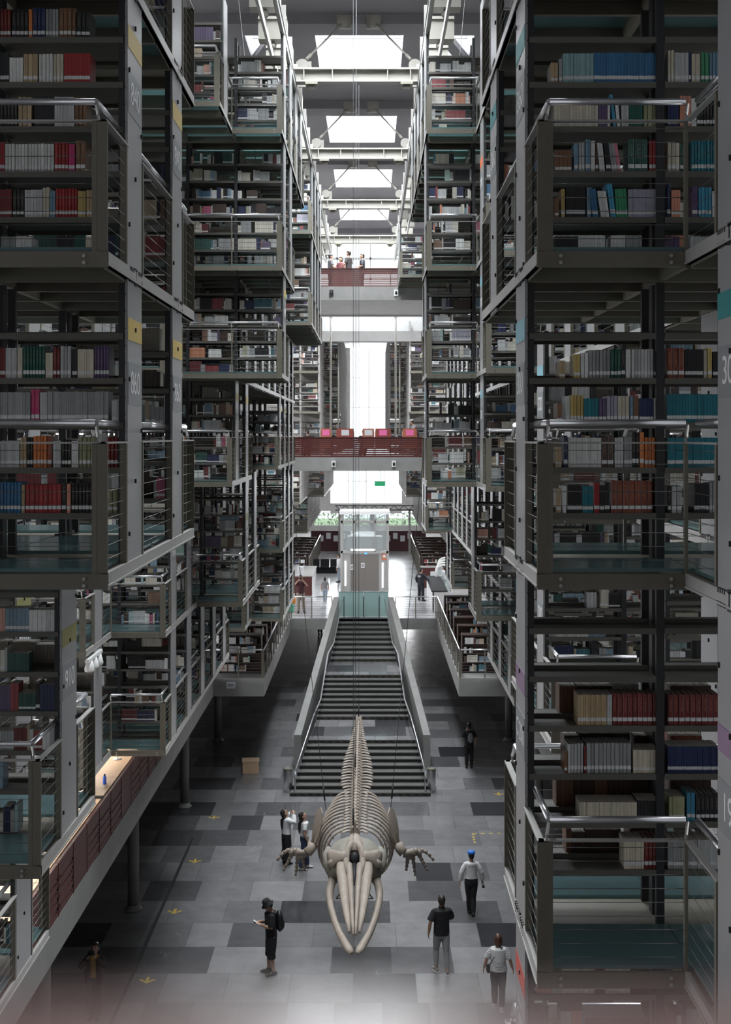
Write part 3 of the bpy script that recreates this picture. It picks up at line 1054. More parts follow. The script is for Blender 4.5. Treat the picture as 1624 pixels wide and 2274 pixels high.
def make_run(r, c, d, lab):
    t, h = r['t'] * 0.94, r['h']
    cw = COLWORD.get(r['col'], r['col'])
    bm = Books()
    key = r['col'] + '_cloth'
    if key not in M:
        M[key] = cloth_mat(r['col'] + '_book_cloth', c)
    if 'paper' not in M:
        M['paper'] = mat('book_paper', PAGE, 0.8, 0, 0.1, 40.0)
        M['call_label'] = mat('white_call_label', (0.66, 0.66, 0.66), 0.55, 0, 0.12, 60.0)
    # cover: spine and two boards around the pages, slightly rounded spine
    m = MB()
    L = r['lean']
    e = min(0.004, t * 0.15)
    prof = [(0, d), (0, 0.006), (t * 0.2, 0.0), (t * 0.8, 0.0), (t, 0.006), (t, d), (t - e, d), (t - e, 0.010), (e, 0.010), (e, d)]
    n0 = len(prof)
    m.v = [(x + L * q, y, q) for q in (0, h) for x, y in prof]
    m.f = [(i, (i + 1) % n0, n0 + (i + 1) % n0, n0 + i) for i in range(n0)]
    for b0, rev in ((0, True), (n0, False)):
        for quad in ((0, 1, 8, 9), (1, 2, 3, 4, 7, 8), (4, 5, 6, 7)):
            q = [b0 + i for i in quad]
            m.f.append(tuple(reversed(q)) if rev else tuple(q))
    m.sm = [0] * len(m.f)
    cover = m.mesh('book', M[key])
    m = MB()
    m.v = [(x + L * q, y, q) for q in (0.003, h - 0.006) for x, y in ((e, 0.011), (t - e, 0.011), (t - e, d - 0.006), (e, d - 0.006))]
    m.f = [(3, 2, 1, 0), (4, 5, 6, 7), (0, 1, 5, 4), (1, 2, 6, 5), (2, 3, 7, 6), (3, 0, 4, 7)]
    m.sm = [0] * 6
    pages = m.mesh('page_block', M['paper'])
    m = MB()
    a, b = tagband(r)
    m.v = [(x + L * q * h, y, q * h) for q in (a, b) for x, y in ((0.0, 0.004), (t * 0.2, -0.0012), (t * 0.8, -0.0012), (t, 0.004))]
    m.f = [(0, 1, 5, 4), (1, 2, 6, 5), (2, 3, 7, 6)]
    m.sm = [0] * 3
    sticker = m.mesh('call_label', M['call_label'])
    bay = 'first' if abs(r['xa']) < abs(XF(r['s'], 1)) else 'second'
    shelf = ORD[r['i']] + ' shelf up' if r['i'] >= 0 else 'walkway level'
    what = 'book' if r['k'] == 1 else 'book in a row'
    kk = (r['s'], r['st'], r['i'], r['col'], bay, r['back'])
    LOOK[kk] = LOOK.get(kk, 0) + 1
    twin = '' if LOOK[kk] == 1 else [' further along', ' past those', ' past the others'][min(2, LOOK[kk] - 2)]
    size = 'thick ' if r['t'] > 0.036 else 'thin ' if r['t'] < 0.019 else ''
    lean = 'leaning ' if abs(L) > 0.05 else ''
    bayw = 'bay ' + ('one' if bay == 'first' else 'two')
    lb = f"{lean}{size}{cw} {what}{twin}, {shelf}, {bayw}, {STNAME[r['st']]} gallery, near {SIDE[r['s']]} stack"
    if len(lb.replace('-', ' ').split()) > 16:
        lb = lb.replace(' in a row', '')
    if r['back']:
        lb = lb.replace(', near ', ' behind, near ')
    for j in range(r['k']):
        o = put('book', cover, None, (r['xa'] + j * r['t'], r['y'] + random.uniform(0, 0.008), r['z']))
        o.scale = (random.uniform(0.95, 1.0), 1.0, random.uniform(0.98, 1.0))
        tag(o, lb, 'book', lb.split(',')[0] + 's on the ' + shelf + f" of the {STNAME[r['st']]} gallery, {SIDE[r['s']]}" if r['k'] > 1 else 'single books in the nearest stacks')
        put('page_block', pages, o)
        if lab:
            put('call_label', sticker, o)
# ------------------------------------------------------------------ hall shell
AX = -0.33          # axis of the hall
ZM = ZC - 8.8       # mezzanine floor
M['floor'] = floor_mat('polished_dark_stone', (0.022, 0.022, 0.026), (0.225, 0.22, 0.225), 1.475, 1.45, 0.14, 0.4, 1.05)
M['mezzfloor'] = floor_mat('polished_grey_stone', (0.34, 0.34, 0.35), (0.50, 0.50, 0.51), 1.2, 1.2, 0.22, veins=False)
M['skyglass'] = clear_glass_mat('window_glass', (0.9, 0.97, 0.97), 0.08)
M['liftg'] = clear_glass_mat('lift_glass', (0.75, 0.8, 0.8), 0.25)
M['balglass'] = clear_glass_mat('green_balustrade_glass', (0.35, 0.52, 0.50), 0.55)
M['leaf'] = mat('hedge_leaves', (0.16, 0.26, 0.09), 0.6, 0, 0.5, 5.0)


def slab(name, *b, m='concrete'):
    return struct(MB().box(*b).build(name, M[m]))


Y1 = 112.0
slab('floor', -16, 16, -8, Y1, -0.3, 0.0, m='floor')
# mezzanine floors: two long sides, two extensions, the full width beyond the stairs
zt, zb = ZM, ZM - 0.66
slab('floor_mezzanine_left', -15.5, -5.7, 6, 58.4, zb, zt)
slab('floor_mezzanine_right', 5.05, 15.5, 6, 58.4, zb, zt)
slab('floor_mezzanine_extension_left', -5.7, -3.85, 44.0, 58.4, zb, zt)
slab('floor_mezzanine_extension_right', 3.2, 5.05, 44.0, 58.4, zb, zt)
slab('floor_mezzanine_far', -15.5, 15.5, 58.4, Y1, ZM - 0.54, ZM - 0.02)
slab('floor_far_stone', -3.85, 3.2, 58.42, Y1, ZM - 0.02, ZM, m='mezzfloor')
# outer walls with a window band beside every storey
for sgn, nm in ((-1, 'left'), (1, 'right')):
    m = MB()
    x0, x1 = sorted((sgn * 15.6, sgn * 16.0))
    m.box(x0, x1, -8, 58, -0.3, ZM + 0.6)
    m.box(x0, x1, 58, 82, -0.3, ZM + 0.6)
    m.box(x0, x1, 82, Y1, -0.3, 0.7)
    m.box(x0, x1, 82, Y1, 2.9, ZM + 0.6)  # leaves a ground-level opening, added to light the far lower floor
    for st in 'DCBAGE':
        m.box(x0, x1, -8, Y1, zw(st) - 0.85, zw(st) + 0.75)
    m.box(x0, x1, -8, Y1, zw('F') - 0.3, ZC + 12.0)
    for j in range(0, 14):
        yy = 9.05 + j * 8.92
        if yy < Y1:
            m.box(x0, x1, yy - 0.2, yy + 0.2, ZM, ZC + 12.0)
    struct(m.build('wall_' + nm, M['concrete']))
m = MB()
m.box(-16, 16, -8.4, -8, -0.3, ZC + 12)
struct(m.build('wall_behind', M['concrete']))  # unseen wall, added to block sky light from behind the camera
# end wall with the tall window and the low garden window
m = MB()
zc = ZC
for b in ((-16, -3.7, zc - 7.0, zc + 12), (2.9, 16, zc - 7.0, zc + 12), (-3.7, 2.9, zc - 7.2, zc - 6.3), (-16, -4.2, 0, zc - 8.35), (4.0, 16, 0, zc - 8.35), (-4.2, 4.0, 3.1, zc - 8.35),
          (-3.7, -1.9, zc - 0.2, zc + 12), (1.6, 2.9, zc - 0.2, zc + 12), (-1.9, 1.6, zc + 8.0, zc + 12), (-16, -5.2, zc - 8.35, zc - 7.0), (4.6, 16, zc - 8.35, zc - 7.0)):
    m.box(b[0], b[1], Y1, Y1 + 0.4, b[2], b[3])
struct(m.build('wall_end', M['concrete']))
for i, b in enumerate(((-3.7, 2.9, zc - 6.3, zc - 0.2), (-1.9, 1.6, zc - 0.2, zc + 8.0), (-5.2, 4.6, zc - 8.35, zc - 7.2))):
    t = struct(MB().box(b[0], b[1], Y1 + 0.15, Y1 + 0.17, b[2], b[3]).build(f'window_{i + 1}', M['skyglass']))
    m = MB()
    nx = max(2, round((b[1] - b[0]) / 1.7))
    for j in range(nx + 1):
        xx = b[0] + (b[1] - b[0]) * j / nx
        m.box(xx - 0.03, xx + 0.03, Y1 + 0.1, Y1 + 0.22, b[2], b[3])
    for zz in ([b[2], b[3]] if i == 2 else [b[2] + (b[3] - b[2]) * q / 3 for q in range(4)]):
        m.box(b[0], b[1], Y1 + 0.1, Y1 + 0.22, zz - 0.03, zz + 0.03)
    m.build('window_frame', M['sidebeam'], t)
# garden outside the low window
random.seed(3)
m = MB()
for i in range(900):
    x, y, z = random.uniform(-6, 6), Y1 + random.uniform(2.2, 4.5), random.uniform(3.6, 5.3)
    r = random.uniform(0.08, 0.2)
    a = Vector((random.uniform(-1, 1), random.uniform(-1, 1), random.uniform(-1, 1))).normalized() * r
    b = Vector((random.uniform(-1, 1), random.uniform(-1, 1), random.uniform(-1, 1))).normalized() * r * 0.6
    c = Vector((x, y, z))
    k = len(m.v)
    m.v += [tuple(c - a), tuple(c + b), tuple(c + a), tuple(c - b)]
    m.f.append((k, k + 1, k + 2, k + 3))
    m.sm.append(0)
h = m.build('hedge', M['leaf'])
tag(h, 'pale green hedge outside the low window at the far end', 'hedge', None, 'stuff')
slab('ground_outside', -16, 16, Y1 + 0.4, Y1 + 20, 3.3, 3.55, m='leaf')

# ------------------------------------------------------------------ roof: slabs between skylights, concrete cross beams, steel beams and ties
ZR = ZC + 11.9
SKY = [(-1.65, 0.98), (-3.75, -2.45), (1.8, 3.1), (-7.6, -6.2), (5.5, 6.9), (-12.0, -10.4), (9.8, 11.4)]
edges = sorted(SKY)
m = MB()
x = -16.0
for a, b in edges + [(16.0, 16.0)]:
    m.box(x, a, -8, 73.0, ZR, ZR + 0.9)
    x = b
for j in range(-1, 8):
    yy = 7.55 + 8.92 * j
    m.box(-16, 16, yy, yy + 1.0, ZC + 11.6, ZR + 0.02)
    m.box(-15.95, 15.95, yy - 2.75, yy + 0.05, ZR - 0.015, ZR + 0.885)
m.box(-16, 16, -8, SKY0, ZR + 0.9, ZR + 1.1)  # unseen lid over the near skylights, added to keep near shelf fronts dark
struct(m.build('ceiling', M['roofconcrete']))
g = MB()
for a, b in SKY:
    g.box(a, b, SKY0, 72.0, ZR + 0.91, ZR + 0.93)
gl = struct(g.build('window_skylight', M['skyglass']))
g = MB()
for a, b in SKY:
    for j in range(0, 28):
        yy = 10 + 2.23 * j
        g.box(a, b, yy - 0.03, yy + 0.03, ZR + 0.8, ZR + 0.91)
g.build('window_frame', M['roofconcrete'], gl)
for j in range(0, 6):
    yy = 14.2 + 8.92 * j
    lab = ORD[j] + ' from the camera'
    t = thing('ceiling_beam', f'beige steel roof beam crossing the hall below the skylights, {lab}', 'beam', (0, yy, ZC + 9.27), 0, 'steel roof beams')
    t['kind'] = 'structure'
    m = MB()
    m.box(-15, 15, -0.03, 0.03, 0.04, 0.33)
    m.box(-15, 15, -0.16, 0.16, 0.0, 0.045)
    m.box(-15, 15, -0.16, 0.16, 0.325, 0.37)
    m.build('web', M['roofsteel'], t)
    m = MB()
    for xx in (-1.75, -1.0, 0.45, 1.05, -3.4, 2.8, -5.6, 4.9):
        m.box(xx - 0.012, xx + 0.012, -0.15, 0.15, 0.04, 0.33)
    m.build('stiffener', M['roofsteel'], t)
    m = MB()
    for xx in (-1.55, 0.95):
        m.box(xx - 0.16, xx + 0.16, -0.18, 0.18, -0.07, -0.0)
        m.box(xx - 0.09, xx + 0.09, -0.09, 0.09, -0.16, -0.07)
    m.build('hanger_bracket', M['beam'], t)
    # bracket blocks and V ties to the concrete beam above
    t2 = thing('ceiling_tie', f'pair of slanting steel tie rods under the skylight, {lab}', 'tie rod', (AX, yy + 2.4, ZC + 11.6), 0, 'tie rods under the roof')
    for q in (-1, 1):
        m = MB()
        p0, p1 = Vector((q * 0.5, -0.22, -0.05)), Vector((q * 1.45, -0.9, -1.25))
        m.tube([p0, p1], 0.028, 8)
        m.tube([p0, p0 + (p1 - p0) * 0.14], 0.05, 8)
        m.tube([p1, p1 + (p0 - p1) * 0.14], 0.05, 8)
        m.build('rod', M['roofsteel'], t2)
        m = MB()
        m.tube([(q * 0.45, -0.26, 0.02), (q * 0.45, -0.12, 0.02)], 0.15, 14)
        m.box(q * 0.42 - 0.2, q * 0.42 + 0.2, -0.15, 0.0, -0.12, 0.25)
        m.build('pin_plate', M['roofsteel'], t2)
        m = MB()
        m.tube([(q * 1.55, -1.0, -1.42), (q * 1.55, -0.8, -1.42)], 0.17, 14)
        m.box(q * 1.6 - 0.12, q * 1.6 + 0.3, -0.92, -0.86, -2.0, -1.3)
        m.build('pin_plate', M['roofsteel'], t2)
    for sgn, a, b in ((-1, -2.75, -2.05), (1, 1.35, 2.05)):
        m = MB()
        for dy in (0.0, 2.23, 4.46, 6.69):
            m.box(a, b, dy - 0.05, dy + 0.35, 0.42, 0.95)
            m.box(a, b, dy - 0.1, dy + 0.4, 0.90, 0.97)
            m.tube([((a + b) / 2 + sgn * 0.0, dy + 0.1, 0.42), ((a + b) / 2, dy + 0.1, 0.0)], 0.035, 6)
            m.ball(((a + b) / 2, dy + 0.1, 0.3), 0.09, 8, 6)
        o = m.build('ceiling_hanger', M['roofsteel'], None, (0, yy, ZC + 9.27))
        tag(o, f'row of beige steel hanger blocks beside the skylight, {SIDE[sgn]} side, {lab}', 'hanger', 'hanger blocks under the roof', 'structure')
# diagonal roof bracing seen in the side skylights
for sgn in (-1, 1):
    m = MB()
    for j in range(0, 7):
        yy = 8.55 + 8.92 * j
        a, b = (-2.45, -3.75) if sgn < 0 else (1.8, 3.1)
        m.bar((a, yy, ZR + 0.1), (b, yy + 3.9, ZR + 0.1), 0.35, 0.2)
        m.bar((b, yy + 3.9, ZR + 0.1), (a, yy + 7.9, ZR + 0.1), 0.35, 0.2)
    struct(m.build('ceiling_brace_' + SIDE[sgn], M['roofconcrete']))

# long hanging rails the stacks are hung from, one along each hall edge
for s in (-1, 1):
    x = XF(s, 0)
    t = thing('ceiling_rail', f'long steel rail under the roof carrying the {SIDE[s]} stacks', 'beam', (x, 0, ZC + 9.15), 0)
    t['kind'] = 'structure'
    m = MB()
    m.box(*sorted((0, s * 0.05)), 8, 64, -0.02, 0.16)
    m.box(*sorted((-s * 0.02, s * 0.12)), 8, 64, 0.14, 0.165)
    m.box(*sorted((s * 0.4, s * 0.46)), 8, 64, 0.0, 0.2)
    m.build('rail', M['sidebeam'], t)
    m = MB()
    for n in range(0, 23):
        m.bar((s * 0.03, Yc(n), 0.1), (s * 0.03, Yc(n), 0.75), 0.03, 0.1)
    m.build('hanger', M['sidebeam'], t)

# ------------------------------------------------------------------ bridges
def bridge(z, y0, y1, x0, x1, lab, lights, hp=0.93, slot=0.018):
    t = thing('footbridge', lab, 'bridge', (AX, y0, z), 0)
    m = MB()
    m.box(x0, x1, 0.0, 0.35, -0.62, 0.0)
    m.box(x0, x1, y1 - y0 - 0.35, y1 - y0, -0.62, 0.0)
    m.box(x0, x1, 0.35, y1 - y0 - 0.35, -0.55, -0.02)
    m.build('concrete_deck', M['concrete'], t)
    m = MB()
    n = int((x1 - x0) / 1.3)
    w = (x1 - x0) / n
    for i in range(n):
        a = x0 + i * w
        solid = i % 3 == 0
        z0 = 0.0
        for j in range(int(hp / 0.09)):
            gap = 0.0 if solid or j > 5 else slot
            m.box(a + 0.006, a + w - 0.006, 0.03, 0.06, z0 + 0.003, z0 + 0.088 - gap)
            z0 += 0.09
        m.box(a - 0.02, a + 0.02, 0.06, 0.1, 0.0, hp - 0.03)
    m.build('plank_parapet', M['redwood'], t)
    m = MB().box(x0, x1, -0.01, 0.32, hp - 0.03, hp)
    m.build('parapet_cap', M['redwood'], t)
    for i, xx in enumerate(lights):
        m = MB()
        m.box(xx - 0.09, xx + 0.09, -0.10, -0.001, -0.44, -0.16)
        b = m.build('projector_lamp', M['white'] if lights[xx] else M['black'], t)
        m = MB()
        m.ball((xx, -0.12, -0.3), (0.06, 0.05, 0.09), 8, 6)
        m.build('lens', M['black'], b)
    return t


bridge(ZC + 6.78, 55.5, 63.4, -5.5, 5.3, 'upper footbridge with a red-brown board parapet across the hall', {-1.45: 0, 1.5: 1}, 0.84, 0.022)
bridge(ZC - 1.02, 55.5, 63.4, -5.5, 5.3, 'lower footbridge with a red-brown board parapet and study desks', {-1.35: 1, 1.4: 1}, 0.93, 0.006)
# beam and bright end wall above the far part of the hall
slab('ceiling_beam_far', -8, 8, 72, 73, ZC + 5.55, ZC + 6.15)
slab('ceiling_far', -16, 16, 73, Y1, ZC + 8.0, ZC + 8.2)
slab('wall_upper_far', -16, 16, 73.0, 73.3, ZC + 6.15, ZC + 8.3, m='white')
t4 = struct(MB().box(-8, 8, 73.1, 73.12, ZC + 8.3, ZR).build('window_4', M['skyglass']))
m = MB()
for i in range(9):
    m.box(-8 + i * 2 - 0.05, -8 + i * 2 + 0.05, 73.05, 73.2, ZC + 8.3, ZR)
for zz_ in (8.35, 9.4, 10.6, 11.8):
    m.box(-8, 8, 73.05, 73.2, ZC + zz_ - 0.06, ZC + zz_ + 0.06)
m.build('window_frame', M['white'], t4)
for a_, b_ in ((-16, -8), (8, 16)):
    slab('wall_upper_side', a_, b_, 73.0, 73.3, ZC + 8.3, ZR)

# ------------------------------------------------------------------ round concrete columns under the mezzanine
for sgn, x in ((-1, -6.3), (1, 5.7)):
    for j in range(5):
        yy = 14.45 + 8.92 * j
        px, py = proj(x, yy, 0)
        if not (-30 < px < 1654):
            continue
        m = MB().lathe(0, 0, [(0.15, 0.12), (0.15, ZM - 0.66)], 20)
        m.lathe(0, 0, [(0.24, 0.0), (0.24, 0.03), (0.18, 0.06), (0.18, 0.13), (0.15, 0.14)], 20)
        o = m.build('round_column', M['concrete'], None, (x, yy, 0))
        tag(o, f'round concrete column under the {SIDE[sgn]} mezzanine edge, {ORD[j]} from the camera', 'column', 'round columns under the mezzanine')

# ------------------------------------------------------------------ staircase
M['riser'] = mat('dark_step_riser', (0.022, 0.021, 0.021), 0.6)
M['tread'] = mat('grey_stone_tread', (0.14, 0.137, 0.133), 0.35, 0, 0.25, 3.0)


def stripes():
    m = bpy.data.materials.new('black_yellow_warning_strip')
    N, L = nodes_of(m)
    b = N['Principled BSDF']
    tc = N.new('ShaderNodeTexCoord')
    w = N.new('ShaderNodeTexWave')
    w.bands_direction = 'DIAGONAL'
    w.inputs['Scale'].default_value = 2.2
    L.new(tc.outputs['Object'], w.inputs['Vector'])
    cr = N.new('ShaderNodeValToRGB')
    cr.color_ramp.interpolation = 'CONSTANT'
    cr.color_ramp.elements[0].color = (0.02, 0.02, 0.02, 1)
    cr.color_ramp.elements[1].position = 0.5
    cr.color_ramp.elements[1].color = (0.075, 0.066, 0.042, 1)
    L.new(w.outputs['Fac'], cr.inputs['Fac'])
    L.new(cr.outputs['Color'], b.inputs['Base Color'])
    return m


M['stripe'] = stripes()


def xl(y):
    return float(np.interp(y, [42.4, 45.25, 48.4, 58.4], [-2.82, -2.30, -2.14, -1.50]))


def xr(y):
    return float(np.interp(y, [42.4, 45.25, 48.4, 58.4], [2.10, 1.68, 1.52, 0.84]))


ST = thing('staircase', 'broad stone staircase rising to the mezzanine behind the whale skeleton', 'staircase', (AX, 42.4, 0))
steps = []
zz = 0.0
rise = ZM / 27
for a, b in ((42.4, 45.25), (48.4, 51.1), (54.0, 58.4)):
    for i in range(9):
        y0 = a + (b - a) * i / 8.0 if i < 8 else b
        zz += rise
        last = i == 8
        steps.append((y0, zz, last, i == 0))
for i, (y0, z, last, first) in enumerate(steps):
    y1 = steps[i + 1][0] if i + 1 < len(steps) else 58.6
    m = MB()
    y2 = y1 + 0.05
    wide = 0.0
    pts = [(xl(y0) - AX, y0 - 42.4), (xr(y0) - AX, y0 - 42.4), (xr(y2) - AX, y2 - 42.4), (xl(y2) - AX, y2 - 42.4)]
    b = len(m.v)
    m.v += [(x, y, z - rise) for x, y in pts] + [(x, y, z - 0.035) for x, y in pts]
    m.f += [(b, b + 1, b + 5, b + 4), (b + 1, b + 2, b + 6, b + 5), (b + 2, b + 3, b + 7, b + 6), (b + 3, b, b + 4, b + 7), (b, b + 3, b + 2, b + 1)]
    m.sm += [0] * 5
    nr = len(m.f)
    pts2 = [(pts[0][0] - 0.0, pts[0][1] - 0.03), (pts[1][0], pts[1][1] - 0.03), pts[2], pts[3]]
    b = len(m.v)
    m.v += [(x, y, z - 0.035) for x, y in pts2] + [(x, y, z) for x, y in pts2]
    m.f += [(b, b + 1, b + 5, b + 4), (b + 1, b + 2, b + 6, b + 5), (b + 2, b + 3, b + 7, b + 6), (b + 3, b, b + 4, b + 7), (b, b + 3, b + 2, b + 1), (b + 4, b + 5, b + 6, b + 7)]
    m.sm += [0] * 6
    land = last and i < 26
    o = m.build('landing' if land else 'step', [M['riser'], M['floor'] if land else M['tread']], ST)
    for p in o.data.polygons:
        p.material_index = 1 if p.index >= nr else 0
    if first or (last and i < 26):
        MB().box(pts[0][0] + 0.05, pts[1][0] - 0.05, y0 - 42.4 - 0.006, y0 - 42.4 - 0.001, z - rise + 0.02, z - 0.045).build('warning_strip', M['stripe'], o)
for sgn, fx, nm in ((-1, xl, 'left'), (1, xr, 'right')):
    # sloping side walls
    m = MB()
    ya, yb = 46.0, 58.4
    ca, cb = ZC - 11.35, ZC - 7.77
    w = 0.27
    rings = []
    for y, c in ((ya, ca), (yb, cb)):
        x0 = (-2.62 if sgn < 0 else 2.0) if y == ya else fx(y) - (0.0 if sgn < 0 else 0.0)
        x1 = x0 + sgn * w
        rings.append([(x0 - AX, y - 42.4, 0.0), (x0 - AX, y - 42.4, c), (x1 - AX, y - 42.4, c), (x1 - AX, y - 42.4, 0.0)])
    m.loft(rings, True, 0)
    m.build('side_wall', M['concrete'], ST)
    # stainless handrail inside the wall, following flights and landings
    ln = []
    for y, z in ((42.5, 0.2), (42.5, 0.85), (45.4, 2.12), (48.2, 2.12), (51.2, 3.40), (53.8, 3.40), (58.2, 4.7)):
        ln.append((fx(y) - sgn * 0.17 - AX, y - 42.4, z))
    m = MB().tube(ln[1:], 0.028, 8)
    m.tube([(ln[0][0], ln[0][1], 0.0), ln[1]], 0.028, 8)
    m.build('handrail', M['inox'], ST)
# glass balustrade at the head of the stairs
t = thing('glass_balustrade', 'greenish glass balustrade at the head of the stairs', 'balustrade', (AX, 58.75, ZM))
for i in range(2):
    MB().box(-1.2 + i * 1.2, -0.02 + i * 1.2, -0.01, 0.01, 0.02, 1.22).build('glass_pane', M['balglass'], t)
m = MB()
m.box(-1.2, 1.2, -0.03, 0.03, 1.22, 1.25)
m.build('top_rail', M['inox'], t)
m = MB()
for xx in (-0.95, 0.0, 0.75):
    m.box(xx - 0.02, xx + 0.02, -0.03, 0.03, 0.0, 1.0)
m.build('clamp', M['black'], t)
# litter bins either side of the foot of the stairs
for sgn, px, side in ((-1, 640, 'left'), (1, 958, 'right')):
    p = at(px, 1757, 43.0)
    t = thing('litter_bin', f'tall stainless steel litter bin by the foot of the stairs, {side} side', 'bin', (p.x, 43.0, 0), 0, 'litter bins at the stairs')
    MB().lathe(0, 0, [(0.15, 0.0), (0.16, 0.02), (0.16, 0.80), (0.155, 0.81), (0.13, 0.81), (0.13, 0.7)], 20).build('body', M['inox'], t)
    MB().lathe(0, 0, [(0.165, 0.78), (0.165, 0.82), (0.12, 0.83), (0.12, 0.79)], 20).build('rim', M['beam'], t)

# ------------------------------------------------------------------ daylight
W = bpy.data.worlds.new('overcast_sky')
SC.world = W
W.use_nodes = True
N, L = W.node_tree.nodes, W.node_tree.links
bg = N['Background']
bg.inputs['Strength'].default_value = SKY_STRENGTH
tc = N.new('ShaderNodeTexCoord')
sx = N.new('ShaderNodeSeparateXYZ')
L.new(tc.outputs['Generated'], sx.inputs[0])
cr = N.new('ShaderNodeValToRGB')
cr.color_ramp.elements[0].color = (0.72, 0.76, 0.80, 1)
cr.color_ramp.elements[1].color = (0.93, 0.96, 1.0, 1)
L.new(sx.outputs['Z'], cr.inputs['Fac'])
L.new(cr.outputs['Color'], bg.inputs['Color'])


def sky_portal(name, loc, rot, sx, sy, power):
    l = bpy.data.lights.new(name, 'AREA')
    l.shape = 'RECTANGLE'
    l.size, l.size_y = sx, sy
    l.energy = power * sx * sy
    l.color = (0.975, 0.965, 1.0)
    o = bpy.data.objects.new(name, l)
    COL.objects.link(o)
    o.location, o.rotation_euler = loc, rot
    return o


for i, (a, b) in enumerate(SKY):
    for j in range(7):
        y0 = max(SKY0 + 0.2, 8.55 + 8.92 * j)
        y1 = 7.55 + 8.92 * (j + 1) - 2.75
        if y1 - y0 < 0.5:
            continue
        sky_portal('skylight_daylight', ((a + b) / 2, (y0 + y1) / 2, ZR + 1.0), (0, 0, 0), b - a, y1 - y0, P_SKY if i == 0 else P_SKY_SIDE)
for sgn in (-1, 1):
    for st in 'HMDCBAGE':
        za, zb_ = (0.75, 2.85) if st == 'H' else (ZM + 0.65, zw('D') - 0.9) if st == 'M' else (zw(st) + 0.75, zw(nxt(st)) - 0.85)
        for y0, y1 in ((12, 32), (32, 58), (62, 108)):
            if st == "H" and y0 < 60:
                continue
            if st == 'H':  # added light at the ground-level openings, brightens the far lower floor
                y0 = 82
            sky_portal('side_window_daylight', (sgn * 15.58, (y0 + y1) / 2, (za + zb_) / 2), (0, sgn * PI / 2, 0), zb_ - za, y1 - y0, P_SIDE * (0.12 if st == "H" else 1.8 if st == "M" else 1))
sky_portal('end_window_daylight', (-0.1, Y1 + 0.3, 1.6), (-PI / 2, 0, 0), 8.1, 2.9, P_END * 2.0)
sky_portal('end_window_daylight', (-0.4, Y1 + 0.6, ZC - 3.3), (-PI / 2, 0, 0), 6.6, 6.1, P_END)
sky_portal('end_window_daylight', (-0.15, Y1 + 0.6, ZC + 3.9), (-PI / 2, 0, 0), 3.5, 8.2, P_END)
# ------------------------------------------------------------------ whale skeleton hanging over the floor
def bone_mat(name, a, b):
    m = mat(name, a, 0.6, 0, 0.30, 5.0, 0.45)
    return m


M['bone'] = bone_mat('aged_bone', (0.30, 0.252, 0.212), 0)
M['bone2'] = bone_mat('grey_green_bone', (0.22, 0.205, 0.175), 0)
WO = Vector((-0.35, 27.0, ZC - 9.0))
WH = thing('whale_skeleton', 'pale bone whale skeleton hung on cables above the stone floor, skull towards the camera', 'skeleton', WO)


def wl(cx, cy, Y):
    return at(560 + cx / 3.691, 1560 + cy / 3.691, Y) - WO


def zs(Y):
    return float(np.interp(Y, [27.0, 28, 29, 30, 31, 32, 33, 34, 35, 36, 36.6], [-9.0, -8.96, -8.94, -8.92, -8.88, -8.82, -8.75, -8.67, -8.58, -8.48, -8.43])) + 9.0


# vertebrae with spines and side processes
Y = 27.55
i = 0
while Y < 36.45:
    f = (Y - 27.55) / 8.9
    z = zs(Y)
    r = float(np.interp(Y, [27.5, 29, 32, 34, 36.5], [0.11, 0.13, 0.14, 0.10, 0.03]))
    tw = float(np.interp(Y, [27.5, 28.5, 30.3, 31, 32, 33, 34, 35, 36, 36.5], [0.30, 0.26, 0.28, 0.41, 0.41, 0.37, 0.25, 0.17, 0.09, 0.05]))
    sh = float(np.interp(Y, [27.5, 28.2, 30, 32, 34, 35.5, 36.5], [0.16, 0.22, 0.30, 0.34, 0.24, 0.10, 0.03]))
    step = float(np.interp(Y, [27.5, 30, 33, 35, 36.5], [0.20, 0.22, 0.22, 0.18, 0.12]))
    y = Y - 27.0
    m = MB()
    L = step * 0.40
    m.tube([(0, y - L, z), (0, y - L * 0.5, z), (0, y + L * 0.5, z), (0, y + L, z)], [r * 1.05, r * 0.86, r * 0.86, r * 1.05], 12)
    # neural spine: a thin blade leaning back
    t = 0.022
    lean = 0.10 * sh / 0.3
    m.loft([[(-t, y - 0.05, z + r * 0.8), (t, y - 0.05, z + r * 0.8), (t, y + 0.055, z + r * 0.8), (-t, y + 0.055, z + r * 0.8)],
            [(-t * 0.8, y - 0.035 + lean * 0.6, z + r + sh * 0.6), (t * 0.8, y - 0.035 + lean * 0.6, z + r + sh * 0.6), (t * 0.8, y + 0.05 + lean * 0.6, z + r + sh * 0.6), (-t * 0.8, y + 0.05 + lean * 0.6, z + r + sh * 0.6)],
            [(-t * 1.3, y - 0.03 + lean, z + r + sh), (t * 1.3, y - 0.03 + lean, z + r + sh), (t * 1.3, y + 0.06 + lean, z + r + sh), (-t * 1.3, y + 0.06 + lean, z + r + sh)]], True, 1)
    for q in (-1, 1):
        # transverse process: paddle pointing outwards and a little forward
        a = min(0.06, step * 0.30)
        m.tube([(q * r * 0.7, y, z), (q * (r + (tw - r) * 0.4), y - 0.015, z + 0.01), (q * (r + (tw - r) * 0.8), y - 0.04, z - 0.005), (q * tw, y - 0.06, z - 0.02)],
               [(a * 0.7, 0.03), (a * 0.62, 0.022), (a * 0.95, 0.02), (a * 0.6, 0.012)], 8)
        # small articular knobs beside the spine
        m.ball((q * 0.06, y - step * 0.35, z + r * 0.95), (0.03, 0.05, 0.04), 6, 4)
    m.build('vertebra', M['bone'], WH)
    Y += step
    i += 1

